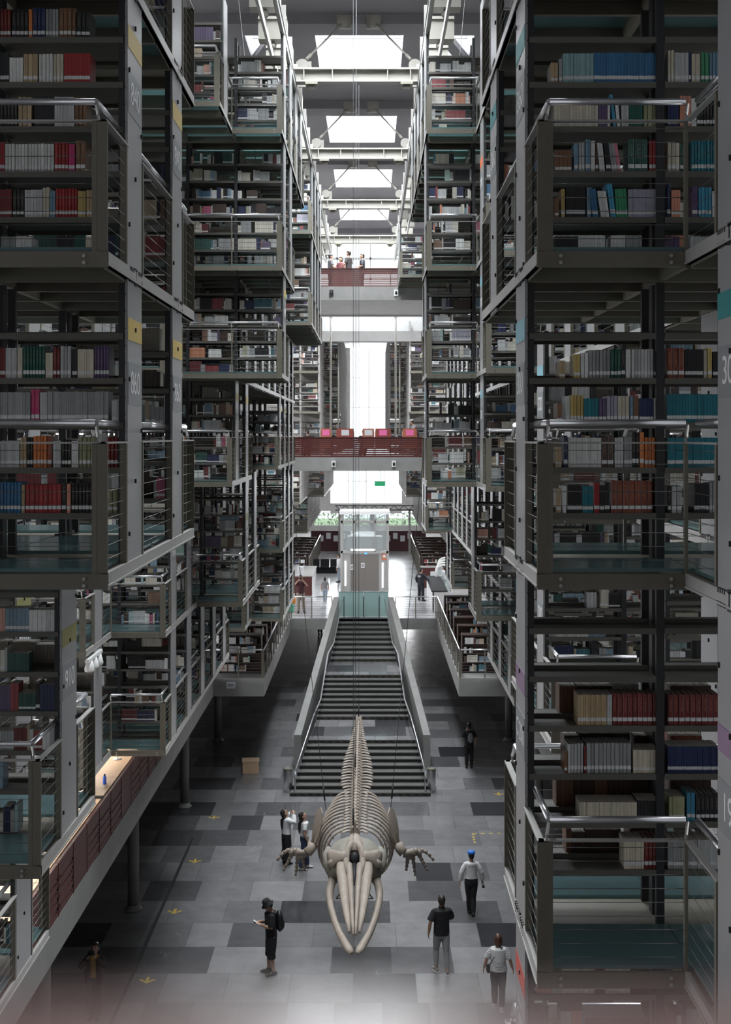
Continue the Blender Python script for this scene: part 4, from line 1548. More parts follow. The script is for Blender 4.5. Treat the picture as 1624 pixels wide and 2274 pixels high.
# ribs
for i in range(12):
    Y = 27.72 + i * 0.245
    z0 = zs(Y) - 0.02
    g = math.sin(PI * (i + 1.6) / 13.5)
    w = 0.50 + 0.40 * g
    hh = 0.70 + 0.70 * math.sin(PI * (i + 2.2) / 13.5)
    for q in (-1, 1):
        pts, rad = [], []
        for k in range(15):
            a = math.radians(10 + 132 * k / 14)
            x = 0.10 + (w - 0.10) * math.sin(a) ** 0.85 if a < PI / 2 else 0.10 + (w - 0.10) * (math.sin(a) ** 0.7)
            z = z0 + 0.05 * math.sin(a * 1.0) - hh * (1 - math.cos(a)) / 1.79
            yy = Y - 27.0 - 0.10 * math.sin(a) + 0.16 * (k / 14) ** 2
            pts.append((q * x, yy, z))
            f = k / 14
            rad.append((0.021 * (0.7 + 0.8 * math.sin(PI * min(1, f + 0.18))), 0.036 * (0.75 + 0.6 * math.sin(PI * min(1, f + 0.2)))))
        MB().tube(pts, rad, 8).build('rib', M['bone'], WH)

# skull ---------------------------------------------------------------
SK = MB()
# occipital shield: broad dome, narrower at the crown
rings = []
for (cy, half, top, bot, Y) in ((0, 0.36, -0.02, -0.50, 27.35), (0, 0.56, 0.06, -0.62, 27.1), (0, 0.62, 0.05, -0.64, 26.85), (0, 0.56, -0.05, -0.60, 26.6), (0, 0.40, -0.16, -0.52, 26.4)):
    ring = []
    for j in range(20):
        a = 2 * PI * j / 20
        x = half * math.cos(a) * (1.0 if math.sin(a) < 0 else (0.82 + 0.18 * abs(math.cos(a))))
        zc2, rz = (top + bot) / 2, (top - bot) / 2
        ring.append((x, Y - 27.0, zc2 + rz * math.sin(a)))
    rings.append(ring)
SK.loft(rings)
skull = SK.build('skull', M['bone2'], WH)
# crown ridge running down to the nostrils as an arch
m = MB()
m.tube([wl(842, 1092, 27.05), wl(842, 1120, 26.85), wl(841, 1170, 26.65), wl(840, 1225, 26.5)], [(0.10, 0.06), (0.15, 0.09), (0.19, 0.10), (0.16, 0.07)], 12)
for q in (-1, 1):
    f = lambda x, y, Y: wl(840 + q * x, y, Y)
    m.tube([f(18, 1150, 26.62), f(52, 1195, 26.5), f(68, 1260, 26.38), f(66, 1340, 26.2), f(52, 1420, 25.95)], [0.06, 0.075, 0.075, 0.07, 0.05], 10)
m.build('nasal_arch', M['bone'], skull)
m = MB()
m.ball(wl(840, 1290, 26.42), (0.115, 0.10, 0.17), 14, 10)
m.tube([wl(840, 1330, 26.35), wl(838, 1420, 26.0), wl(836, 1500, 25.75)], [0.07, 0.035, 0.015], 8)
m.build('nostril_shade', M['black'], skull)  # solid black shape painting the shade inside the nasal hole
for q in (-1, 1):
    f = lambda x, y, Y: wl(840 + q * x, y, Y)
    # brow wings flaring outwards
    m = MB()
    m.tube([f(60, 1250, 26.35), f(100, 1262, 26.36), f(150, 1268, 26.4), f(190, 1278, 26.45), f(214, 1292, 26.5)],
           [(0.06, 0.10), (0.055, 0.10), (0.055, 0.14), (0.05, 0.20), (0.04, 0.17)], 12, up=(0, 0.5, 1))
    m.tube([f(175, 1290, 26.42), f(200, 1318, 26.42), f(210, 1345, 26.44)], [0.06, 0.065, 0.04], 8)
    m.tube([f(150, 1300, 26.4), f(165, 1330, 26.4), f(160, 1352, 26.4)], [0.055, 0.05, 0.03], 8)
    m.build('brow_wing', M['bone'], skull)
    # cheek and jaw joint
    m = MB()
    m.tube([f(195, 1200, 26.95), f(225, 1250, 26.85), f(222, 1320, 26.75), f(190, 1390, 26.65), f(165, 1440, 26.6)], [0.10, 0.11, 0.12, 0.11, 0.07], 10)
    m.tube([f(120, 1330, 26.4), f(160, 1390, 26.5), f(190, 1430, 26.6)], [0.09, 0.10, 0.09], 10)
    m.build('cheekbone', M['bone2'], skull)
    # rostrum: outer and inner beam with a dark slit between
    m = MB()
    m.tube([f(104, 1325, 26.3), f(102, 1400, 26.05), f(90, 1520, 25.65), f(71, 1680, 25.1), f(52, 1800, 24.7), f(40, 1885, 24.4)],
           [(0.115, 0.08), (0.125, 0.075), (0.110, 0.065), (0.082, 0.055), (0.060, 0.048), (0.030, 0.03)], 10)
    m.build('upper_jaw', M['bone'], skull)
    m = MB()
    m.tube([f(46, 1330, 26.25), f(38, 1420, 25.95), f(29, 1540, 25.55), f(20, 1700, 25.0), f(14, 1820, 24.6), f(9, 1905, 24.3)],
           [(0.075, 0.08), (0.072, 0.075), (0.06, 0.065), (0.045, 0.05), (0.034, 0.042), (0.018, 0.024)], 10)
    m.build('upper_jaw', M['bone'], skull)
    # lower jaw, bowed outwards
    m = MB()
    pts = [f(150, 1440, 26.62), f(185, 1470, 26.5), f(203, 1540, 26.25), f(205, 1610, 25.95), f(190, 1700, 25.55), f(160, 1800, 25.1), f(122, 1895, 24.7), f(75, 1975, 24.35), f(40, 2030, 24.1), f(22, 2058, 24.0)]
    m.tube(pts, [(0.06, 0.10), (0.085, 0.13), (0.085, 0.12), (0.075, 0.105), (0.07, 0.10), (0.066, 0.09), (0.066, 0.085), (0.080, 0.075), (0.085, 0.06), (0.04, 0.03)], 10)
    m.build('lower_jaw', M['bone'], WH)
    m = MB()
    m.bar(f(150, 1607, 25.9), f(95, 1607, 25.6), 0.02, 0.02)
    m.bar(f(150, 1607, 25.9), f(90, 1530, 25.7), 0.02, 0.02)
    m.build('support_rod', M['black'], WH)
    # flipper: shoulder blade, arm bones, finger bones
    fl = MB()
    j = Vector((q * 0.98, 1.25, -0.50))
    c = []
    for a, rr in ((-62, 0.62), (-45, 0.80), (-25, 0.90), (0, 0.92), (25, 0.90), (45, 0.78), (58, 0.60)):
        c.append((math.sin(math.radians(a)) * rr * 0.62, math.cos(math.radians(a)) * rr * 0.93))
    out = [(-0.09, -0.02)] + c + [(0.10, -0.02)]
    fl.poly([j + Vector((q * (-0.02 - 0.20 * b + 0.27 * a), a * 0.62, b)) for a, b in out], (q * 0.025, -0.035, 0.0))
    fl.tube([j + Vector((q * 0.0, 0, -0.02)), j + Vector((q * -0.10, 0.02, 0.35)), j + Vector((q * -0.19, 0.03, 0.75))], [0.075, 0.05, 0.03], 8)
    sc = fl.build('shoulder_blade', M['bone'], WH)
    m = MB()
    m.tube([j + Vector((0, 0, 0.0)), j + Vector((q * 0.05, -0.05, -0.10)), j + Vector((q * 0.14, -0.08, -0.18))], [0.13, 0.11, 0.12], 10)
    m.build('upper_arm', M['bone'], WH)
    e = j + Vector((q * 0.14, -0.08, -0.18))
    for k, (dx, dy, dz) in enumerate(((0.26, -0.06, 0.06), (0.20, 0.06, -0.10))):
        m = MB()
        m.tube([e + Vector((0, k * 0.05, -k * 0.05)), e + Vector((q * dx * 0.5, dy * 0.5, dz * 0.5 - 0.01)), e + Vector((q * dx, dy, dz))], [0.085, 0.062, 0.085], 8)
        m.build('forearm_bone', M['bone'], WH)
    w0 = e + Vector((q * 0.27, 0.0, 0.04))
    m = MB()
    for dx, dy, dz in ((0, -0.03, 0.02), (0.02, 0.05, -0.06), (0.09, 0.0, -0.02), (-0.06, 0.04, -0.1)):
        m.ball(w0 + Vector((q * dx, dy, dz)), (0.08, 0.07, 0.07), 8, 6)
    m.build('wrist', M['bone'], WH)
    for k, (ox, oz, dx, dz, nb) in enumerate(((0.10, 0.03, 0.082, -0.02, 4), (0.06, -0.05, 0.045, -0.085, 5), (-0.06, -0.10, 0.012, -0.10, 5), (-0.16, -0.12, -0.012, -0.09, 4))):
        m = MB()
        p = w0 + Vector((q * ox, 0.02 * k, oz))
        for b in range(nb):
            d = Vector((q * dx, 0.01, dz - (0.03 * b if k == 0 else 0)))
            rr = 0.052 * (1 - 0.12 * b)
            m.tube([p + d * 0.05, p + d * 0.5, p + d * 0.97], [rr * 1.15, rr * 0.75, rr * 1.1], 8)
            p = p + d
        m.build('finger_bone', M['bone'], WH)

# cables the skeleton hangs from
M['cable'] = mat('dark_cable', (0.035, 0.035, 0.037), 0.5, 0.3)
for lab, p, q, r in (('left of the rib cage', at(724, 1800, 28.5), Vector((-3.17, 28.5, ZC + 10.9)), 0.007),
                     ('right of the rib cage', at(868, 1796, 28.5), Vector((2.28, 28.5, ZC + 10.9)), 0.007),
                     ('down to the crown of the skull', at(785, 1856, 26.9), Vector((-0.38, 26.9, ZC + 11.7)), 0.006),
                     ('down to the middle of the back', at(789, 1725, 31.0), Vector((-0.36, 31.0, ZC + 11.7)), 0.006),
                     ('down to the tail', at(797, 1610, 35.7), Vector((-0.34, 35.7, ZC + 11.7)), 0.006)):
    o = MB().tube([p, p + (q - p) * 0.1, q], r, 6).build('suspension_cable', M['cable'])
    tag(o, f'dark suspension cable of the whale skeleton, {lab}', 'cable', 'cables of the whale skeleton')
    m = MB().tube([p + (q - p) * 0.012, p + (q - p) * 0.03], 0.02, 8)
    m.build('turnbuckle', M['cable'], o)
# ------------------------------------------------------------------ people
_cm = {}


def cmat(name, col, rough=0.75, var=0.10):
    if name not in _cm:
        _cm[name] = mat(name, col, rough, 0, var, 14.0)
    return _cm[name]


def remesh(o, v):
    r = o.modifiers.new('remesh', 'REMESH')
    r.mode = 'VOXEL'
    r.voxel_size = v
    r.use_smooth_shade = True
    sm = o.modifiers.new('smooth', 'SMOOTH')
    sm.factor = 0.5
    sm.iterations = 2


def oval(rings, m, n=16):
    m.loft([[(cx + rx * math.cos(2 * PI * j / n), cy + ry * math.sin(2 * PI * j / n), z) for j in range(n)] for z, cx, cy, rx, ry in rings])


class Person:
    """A standing figure 1.72 m tall facing +Y, later scaled, turned and put in its place."""

    def __init__(s, label, loc, rz, h, female=False, lean=0.0, pitch=0.0, arms=None, legs=None, vox=0.008, turn=0.0, skin=(0.40, 0.235, 0.165), fingers=True):
        s.k = h / 1.72
        s.o = thing('person', label, 'person', loc, rz)
        s.female, s.lean, s.pitch, s.vox, s.turn = female, lean, pitch, vox, turn
        a = arms or {}
        s.arm = {-1: a.get('L', ((-0.235, -0.02, 1.12), (-0.24, 0.05, 0.87))), 1: a.get('R', ((0.235, -0.02, 1.12), (0.24, 0.05, 0.87)))}
        g = legs or {}
        s.leg = {-1: g.get('L', ((-0.095, 0.015, 0.48), (-0.095, -0.01, 0.085), (0, 1))), 1: g.get('R', ((0.095, 0.015, 0.48), (0.095, -0.01, 0.085), (0, 1)))}
        s.skin = cmat('skin_%d_%d' % (skin[0] * 100, skin[1] * 100), skin, 0.55)
        s.fingers = fingers
        s.body()

    def bend(s, p):
        # the trunk leans forward from the hips
        p = Vector(p)
        if p.z > 0.92 and s.lean:
            q = p - Vector((0, 0, 0.92))
            c, n = math.cos(s.lean), math.sin(s.lean)
            q = Vector((q.x, q.y * c + q.z * n, q.z * c - q.y * n))
            p = q + Vector((0, 0, 0.92))
        return p

    def hd(s, p):
        # head: pitch (up is positive) and turn about the neck, then the trunk's bend
        b = Vector((0, 0, 1.50))
        q = Vector(p) - b
        c, n = math.cos(s.pitch), math.sin(s.pitch)
        q = Vector((q.x, q.y * c - q.z * n, q.z * c + q.y * n))
        c, n = math.cos(s.turn), math.sin(s.turn)
        q = Vector((q.x * c - q.y * n, q.x * n + q.y * c, q.z))
        return s.bend(q + b)

    def fin(s, m, f):
        m.v = [tuple(f(v) * s.k) if f else tuple(Vector(v) * s.k) for v in m.v]
        return m

    def sh(s, q):
        w = 0.165 if s.female else 0.185
        return (q * w, 0.0, 1.385)

    def hand(s, m, q, e, w):
        e, w = Vector(e), Vector(w)
        d = (w - e).normalized()
        side = d.cross(Vector((0, 0, 1)))
        side = Vector((0, 1, 0)) if side.length < 0.35 else side.normalized()
        if abs(d.z) > 0.8:
            side = Vector((0, 1, 0))
        side = (side - d * side.dot(d)).normalized()
        nrm = d.cross(side).normalized()
        if nrm.x * q > 0:
            nrm = -nrm
        palm = w + d * 0.05
        m.tube([w, w + d * 0.03, w + d * 0.085], [(0.026, 0.02), (0.04, 0.018), (0.042, 0.015)], 10, up=tuple(nrm))
        for i, (o, L) in enumerate(((-0.036, 0.062), (-0.012, 0.075), (0.013, 0.078), (0.037, 0.068))):
            b = w + d * 0.08 + side * o * 0.9
            k1 = b + (d + side * o * 3.0 + nrm * 0.25).normalized() * L * 0.5
            k2 = k1 + (d * 0.75 + side * o * 2.0 + nrm * 0.7).normalized() * L * 0.5
            m.tube([b - d * 0.01, b, k1, k2], [0.009, 0.009, 0.0085, 0.007], 6)
        t0 = w + d * 0.03 + side * 0.036
        t1 = t0 + (d * 0.6 + side * 0.9 + nrm * 0.3).normalized() * 0.04
        t2 = t1 + (d * 0.95 + side * 0.25 + nrm * 0.4).normalized() * 0.035
        m.tube([t0 - side * 0.015, t0, t1, t2], [0.012, 0.012, 0.010, 0.008], 6)

    def body(s):
        m = MB()
        fem = s.female
        hip, wst, bust = (0.168, 0.118, 0.150) if fem else (0.155, 0.138, 0.165)
        oval([(0.84, 0, 0, 0.12, 0.09), (0.92, 0, 0, hip, 0.112), (1.0, 0, 0, hip - 0.012, 0.105), (1.10, 0, 0, wst, 0.092), (1.22, 0, 0.005, (wst + bust) / 2, 0.103),
              (1.32, 0, 0.008, bust, 0.110), (1.40, 0, 0, bust * 0.86, 0.085), (1.45, 0, -0.005, 0.07, 0.06)], m)
        m.tube([(0, -0.012, 1.42), (0, 0.0, 1.50), (0, 0.012, 1.56)], [0.060, 0.052, 0.052], 12)
        for q in (-1, 1):
            e, w = s.arm[q]
            p0 = Vector(s.sh(q))
            e, w = Vector(e), Vector(w)
            m.tube([p0 + Vector((-q * 0.05, 0, 0.01)), p0, p0 + (e - p0) * 0.5, e, e + (w - e) * 0.3, w], [0.046, 0.050, 0.045, 0.040, 0.042, 0.027], 10)
            s.hand(m, q, e, w)
            k, a, td = s.leg[q]
            k, a = Vector(k), Vector(a)
            h = Vector((q * 0.085, 0, 0.90))
            t = Vector((td[0], td[1], 0)).normalized()
            m.tube([h + Vector((0, 0, 0.04)), h, h + (k - h) * 0.45, k, k + (a - k) * 0.35, a + (k - a) * 0.1, a], [0.085, 0.092, 0.080, 0.056, 0.058, 0.038, 0.040], 12)
            m.tube([a - t * 0.05 - Vector((0, 0, 0.045)), a + t * 0.03 - Vector((0, 0, 0.035)), a + t * 0.13 - Vector((0, 0, 0.055)), a + t * 0.17 - Vector((0, 0, 0.062))], [(0.036, 0.04), (0.042, 0.045), (0.044, 0.028), (0.03, 0.018)], 10)
        s.fin(m, s.bend)
        hm = MB()
        hm.ball((0, 0.012, 1.615), (0.075, 0.095, 0.112), 18, 14)
        hm.ball((0, 0.040, 1.545), (0.054, 0.062, 0.050), 14, 10)
        hm.tube([(0, 0.10, 1.625), (0, 0.122, 1.595), (0, 0.108, 1.578)], [0.010, 0.017, 0.012], 8)
        hm.ball((0, 0.098, 1.548), (0.024, 0.012, 0.010), 8, 6)
        for q in (-1, 1):
            hm.ball((q * 0.076, 0.0, 1.605), (0.012, 0.022, 0.032), 8, 6)
            hm.ball((q * 0.034, 0.085, 1.645), (0.028, 0.02, 0.012), 8, 6)
        s.fin(hm, s.hd)
        b = len(m.v)
        m.v += hm.v
        m.f += [tuple(i + b for i in f) for f in hm.f]
        m.sm += hm.sm
        o = m.build('body', s.skin, s.o)
        remesh(o, s.vox * 0.8 * s.k)
        for q in (-1, 1):
            e = MB()
            e.ball((q * 0.032, 0.098, 1.622), (0.013, 0.008, 0.008), 8, 6)
            s.fin(e, s.hd).build('eye', cmat('dark_eye', (0.02, 0.015, 0.012), 0.3), o)

    def part(s, m, name, mt, f='bend', vox=None):
        s.fin(m, s.hd if f == 'head' else s.bend)
        o = m.build(name, mt, s.o)
        remesh(o, (vox or s.vox * 1.15) * s.k)
        return o

    def shirt(s, mt, sleeve=0.5, bottom=0.88, ease=0.016, name='shirt', neck=1.45, bulk=1.0):
        m = MB()
        hip, wst, bust = (0.168, 0.125, 0.152) if s.female else (0.155, 0.142, 0.167)
        e = ease
        zs_ = [(bottom, hip * 0.99), (min(1.02, bottom + 0.1), (hip + wst) / 2), (1.12, wst), (1.23, (wst + bust) / 2), (1.33, bust), (1.41, bust * 0.88)]
        oval([(z, 0, 0.004, (r + e) * bulk, (0.106 + e) * bulk) for z, r in zs_ if z >= bottom - 0.001] + [(neck, 0, -0.005, 0.078, 0.068)], m)
        for q in (-1, 1):
            E, w = Vector(s.arm[q][0]), Vector(s.arm[q][1])
            p0 = Vector(s.sh(q))
            pts, rad = [p0 + Vector((-q * 0.08, 0, 0.012)), p0 + Vector((-q * 0.01, 0, -0.004))], [0.054 + e * 0.4, 0.053 + e * 0.4]
            if sleeve <= 1.0:
                pts += [p0 + (E - p0) * (sleeve * 0.5), p0 + (E - p0) * sleeve]
                rad += [0.050 + e * 0.9, 0.050 + e * 1.2]
            else:
                f = sleeve - 1.0
                pts += [p0 + (E - p0) * 0.5, E, E + (w - E) * f * 0.5, E + (w - E) * f]
                rad += [0.052 + e, 0.046 + e, 0.044 + e, 0.034 + e * 0.9]
            m.tube(pts, rad, 12)
        return s.part(m, name, mt)

    def trousers(s, mt, length=1.0, ease=0.014, wide=0.0, top=1.0, name='trousers'):
        m = MB()
        hip = 0.170 if s.female else 0.157
        oval([(0.80, 0, 0, hip * 0.98, 0.108), (0.88, 0, 0, hip + ease, 0.114 + ease), (0.95, 0, 0, hip + ease * 0.8, 0.112 + ease), (top, 0, 0, hip - 0.012 + ease, 0.106 + ease)], m)
        for q in (-1, 1):
            k, a, _ = s.leg[q]
            k, a = Vector(k), Vector(a)
            h = Vector((q * 0.085, 0, 0.90))
            pts, rad = [h, h + (k - h) * 0.5], [0.096 + ease, 0.086 + ease + wide * 0.3]
            if length < 0.6:
                f = length / 0.5
                pts += [h + (k - h) * f]
                rad += [0.072 + ease * 2 + wide]
            else:
                f = (length - 0.5) / 0.5
                pts += [k, k + (a - k) * f * 0.5, k + (a - k) * f]
                rad += [0.062 + ease + wide * 0.6, 0.062 + ease + wide * 0.9, 0.048 + ease + wide]
            m.tube(pts, rad, 14)
        return s.part(m, name, mt)

    def shoes(s, mt, sole=None):
        for q in (-1, 1):
            k, a, td = s.leg[q]
            a = Vector(a)
            t = Vector((td[0], td[1], 0)).normalized()
            m = MB()
            dn = Vector((0, 0, 1))
            m.tube([a - t * 0.075 - dn * 0.045, a - t * 0.02 - dn * 0.035, a + t * 0.06 - dn * 0.045, a + t * 0.14 - dn * 0.056, a + t * 0.19 - dn * 0.064], [(0.036, 0.038), (0.046, 0.052), (0.048, 0.042), (0.05, 0.03), (0.034, 0.02)], 12)
            m.tube([a + dn * 0.02, a - dn * 0.03], [0.05, 0.052], 10)
            o = s.part(m, 'shoe', mt, 'bend')
            if sole:
                m = MB()
                m.tube([a - t * 0.08 - dn * 0.075, a + t * 0.06 - dn * 0.075, a + t * 0.19 - dn * 0.077], [(0.042, 0.012), (0.054, 0.012), (0.038, 0.010)], 10)
                s.fin(m, s.bend).build('sole', sole, o)

    def hair(s, mt, kind='short'):
        m = MB()
        m.ball((0, -0.014, 1.645), (0.084, 0.098, 0.098), 16, 12)
        m.ball((0, 0.035, 1.695), (0.066, 0.066, 0.045), 14, 10)
        if kind == 'short':
            m.ball((0, -0.040, 1.585), (0.072, 0.068, 0.070), 14, 10)
        elif kind == 'bob':
            m.ball((0, -0.035, 1.575), (0.098, 0.078, 0.105), 16, 12)
            m.ball((0, -0.03, 1.52), (0.092, 0.070, 0.075), 14, 10)
        else:
            m.ball((0, -0.045, 1.580), (0.082, 0.072, 0.09), 14, 10)
        o = s.part(m, 'hair', mt, 'head', s.vox)
        if kind == 'long':
            m = MB()
            b = [s.hd((0, -0.075, 1.60)), s.hd((0, -0.105, 1.50)), s.bend((0.0, -0.15, 1.36)), s.bend((0.01, -0.155, 1.20)), s.bend((0.0, -0.15, 1.06))]
            m.tube(b, [(0.085, 0.055), (0.09, 0.055), (0.085, 0.045), (0.065, 0.035), (0.02, 0.012)], 12)
            m.v = [tuple(Vector(v) * s.k) for v in m.v]
            h = m.build('long_hair', mt, o)
            remesh(h, s.vox * s.k)
        return o

    def world(s, p, bend=True):
        q = (s.bend(p) if bend else Vector(p)) * s.k
        c, n = math.cos(s.o.rotation_euler.z), math.sin(s.o.rotation_euler.z)
        return Vector((q.x * c - q.y * n, q.x * n + q.y * c, q.z)) + Vector(s.o.location)


def ground(px, py, zf=0.0):
    Y = F * (ZC - zf) / (py - VY)
    return Vector(((px - VX) * Y / F, Y, zf))


BLK = cmat('black_cotton', (0.010, 0.010, 0.012), 0.85)
WHT = cmat('white_cotton', (0.62, 0.62, 0.63), 0.8)
HAIR = cmat('black_hair', (0.010, 0.008, 0.007), 0.45)
NAVY = cmat('dark_navy_cloth', (0.012, 0.014, 0.022), 0.8)
SHOE = cmat('black_shoe_leather', (0.012, 0.012, 0.012), 0.4)
WSHOE = cmat('pale_trainer', (0.42, 0.40, 0.38), 0.6)


def backpack(lab, P, c, mt, size=(0.15, 0.085, 0.23)):
    # c: centre in the wearer's own space
    t = thing('backpack', lab, 'backpack', P.o.location, P.o.rotation_euler.z)
    m = MB()
    x, y, z = c
    m.ball((x, y, z), size, 16, 12)
    m.ball((x, y - 0.03, z - 0.07), (size[0] * 0.8, size[1] * 0.9, size[2] * 0.6), 14, 10)
    P.fin(m, P.bend)
    o = m.build('bag', mt, t)
    remesh(o, 0.012)
    m = MB()
    for q in (-1, 1):
        m.tube([(q * 0.09, y + 0.05, z + size[2] * 0.8), (q * 0.105, 0.0, 1.475), (q * 0.11, 0.115, 1.36), (q * 0.13, 0.10, 1.2), (q * 0.13, -0.02, 1.12), (q * 0.08, y + 0.06, z - 0.1)], [(0.024, 0.008)] * 6, 8)
    P.fin(m, P.bend).build('strap', mt, t)
    return t


# 1 man in a bucket hat reading a phone
P = Person('man in black bucket hat and shorts looking at his phone, backpack on', ground(603, 2162), math.radians(104), 1.74, pitch=-0.45, lean=0.05, vox=0.007,
           arms={'L': ((-0.225, 0.03, 1.13), (-0.10, 0.25, 1.21)), 'R': ((0.225, 0.03, 1.13), (0.06, 0.27, 1.22))},
           legs={'L': ((-0.10, 0.02, 0.48), (-0.105, -0.03, 0.085), (-0.2, 1)), 'R': ((0.10, 0.03, 0.48), (0.10, 0.05, 0.085), (0.2, 1))})
P.shirt(BLK, 0.85, 0.86, 0.028)
P.trousers(BLK, 0.62, 0.022, 0.02, name='shorts')
P.hair(HAIR, 'short')
P.shoes(SHOE)
m = MB()
m.lathe(0, 0.0, [(0.02, 1.765), (0.075, 1.757), (0.092, 1.735), (0.098, 1.66), (0.155, 1.625), (0.155, 1.618), (0.09, 1.65), (0.07, 1.70), (0.02, 1.72)], 20)
P.fin(m, P.hd).build('bucket_hat', BLK, P.o)
backpack('black backpack worn by the man in the bucket hat', P, (0, -0.20, 1.19), cmat('black_nylon', (0.008, 0.008, 0.009), 0.5), (0.155, 0.10, 0.25))
ph = P.world((-0.02, 0.345, 1.255))
m = MB().box(-0.036, 0.036, -0.005, 0.005, -0.07, 0.07)
o = m.build('phone', cmat('pale_phone_case', (0.5, 0.5, 0.52), 0.3), None, ph)
o.rotation_euler = (-0.9, 0, P.o.rotation_euler.z)
tag(o, 'pale phone held by the man in the bucket hat', 'phone')
MB().box(-0.033, 0.033, -0.0065, -0.005, -0.066, 0.066).build('screen', emit_mat('phone_screen', (0.5, 0.55, 0.6), 0.5), o)

# 2 and 3 two women looking up at the whale
P = Person('woman in white cardigan and wide black trousers looking up, hands at her face', ground(636, 1918), math.radians(-62), 1.62, True, pitch=0.75,
           arms={'L': ((-0.30, 0.13, 1.32), (-0.09, 0.21, 1.55)), 'R': ((0.30, 0.15, 1.34), (0.09, 0.21, 1.55))})
P.shirt(WHT, 1.85, 0.95, 0.032, name='cardigan', bulk=1.05)
P.trousers(BLK, 0.97, 0.02, 0.045, 1.02)
P.hair(HAIR, 'long')
P.shoes(SHOE)
P = Person('woman in white tee and blue jeans looking up behind a flipper of the whale', ground(676, 1930), math.radians(-78), 1.66, True, pitch=0.55,
           arms={'L': ((-0.20, -0.08, 1.13), (-0.20, -0.02, 0.89)), 'R': ((0.22, -0.03, 1.13), (0.22, 0.07, 0.90))},
           legs={'L': ((-0.09, 0.05, 0.48), (-0.09, 0.10, 0.085), (0.1, 1)), 'R': ((0.09, -0.02, 0.48), (0.09, -0.12, 0.085), (0.25, 1))})
P.shirt(WHT, 0.6, 1.0, 0.02)
P.trousers(cmat('dark_blue_denim', (0.018, 0.032, 0.075), 0.8), 0.96, 0.014, 0.018, 1.03, 'jeans')
P.hair(HAIR, 'long')
P.shoes(WSHOE, SHOE)

# 4 policewoman walking away
P = Person('police officer in blue cap and white shirt walking away with a bottle', ground(1047, 2031), math.radians(4), 1.66, True, vox=0.007,
           arms={'L': ((-0.27, -0.02, 1.16), (-0.30, 0.02, 0.92)), 'R': ((0.27, -0.02, 1.15), (0.32, 0.05, 0.91))},
           legs={'L': ((-0.055, 0.05, 0.48), (-0.04, 0.09, 0.085), (0, 1)), 'R': ((0.055, 0.0, 0.48), (0.035, -0.12, 0.10), (0, 1))})
sh = P.shirt(WHT, 1.92, 1.0, 0.022, bulk=1.03)
P.trousers(BLK, 0.98, 0.012, 0.004, 1.03)
P.hair(HAIR, 'short')
P.shoes(SHOE)
m = MB()
m.lathe(0, -0.005, [(0.02, 1.748), (0.08, 1.742), (0.108, 1.715), (0.112, 1.685), (0.092, 1.655), (0.086, 1.645), (0.03, 1.66)], 18)
P.fin(m, P.hd).build('cap', cmat('bright_blue_cap', (0.015, 0.14, 0.52), 0.6), P.o)
t = digits('POLICIA', 0.062, sh, (0.0, -0.150, 1.30), 0.0, 'lettering')
t.data.materials.clear()
t.data.materials.append(cmat('dark_grey_print', (0.10, 0.10, 0.11), 0.7))
b = P.world((0.335, 0.07, 0.76))
t = thing('bottle', 'clear drink bottle with dark base held in the police officer\'s hand', 'bottle', b)
t.rotation_euler = (0, math.radians(-14), 0)
MB().lathe(0, 0, [(0.03, -0.02), (0.034, 0.0), (0.034, 0.10), (0.015, 0.14), (0.015, 0.155)], 12).build('body', cmat('pale_bottle_plastic', (0.45, 0.45, 0.47), 0.2), t)
MB().lathe(0, 0, [(0.034, -0.06), (0.036, -0.055), (0.036, 0.0), (0.034, 0.002)], 12).build('base', BLK, t)

# 5 man in black polo and grey trousers
P = Person('man in black polo and light grey trousers walking away, seen from behind, near the officer', ground(981, 2160), math.radians(10), 1.80, vox=0.007, turn=0.0,
           arms={'L': ((-0.275, -0.05, 1.14), (-0.29, 0.02, 0.90)), 'R': ((0.24, 0.10, 1.16), (0.10, 0.27, 1.22))},
           legs={'L': ((-0.10, 0.10, 0.49), (-0.105, 0.09, 0.085), (-0.25, 1)), 'R': ((0.10, -0.03, 0.48), (0.11, -0.10, 0.085), (0.2, 1))})
sh = P.shirt(BLK, 0.78, 0.86, 0.034)
m = MB()
m.lathe(0, 0.0, [(0.066, 1.455), (0.072, 1.47), (0.068, 1.495), (0.058, 1.495)], 14)
P.fin(m, P.bend).build('collar', BLK, sh)
P.trousers(cmat('light_grey_chino', (0.27, 0.275, 0.285), 0.8), 0.93, 0.006, 0.0, 0.97)
P.hair(cmat('dark_brown_hair', (0.022, 0.015, 0.012), 0.5), 'short')
P.shoes(cmat('dark_trainer', (0.16, 0.14, 0.13), 0.6), WHT)

# 6 woman in the striped tee
P = Person('woman in white striped tee and dark trousers walking away below the right stacks', ground(1107, 2240), math.radians(-4), 1.62, True, vox=0.007,
           arms={'L': ((-0.27, -0.03, 1.16), (-0.33, 0.03, 0.94)), 'R': ((0.27, -0.03, 1.15), (0.335, 0.03, 0.93))},
           legs={'L': ((-0.085, 0.06, 0.48), (-0.08, 0.10, 0.085), (0, 1)), 'R': ((0.085, -0.02, 0.48), (0.08, -0.12, 0.09), (0, 1))})


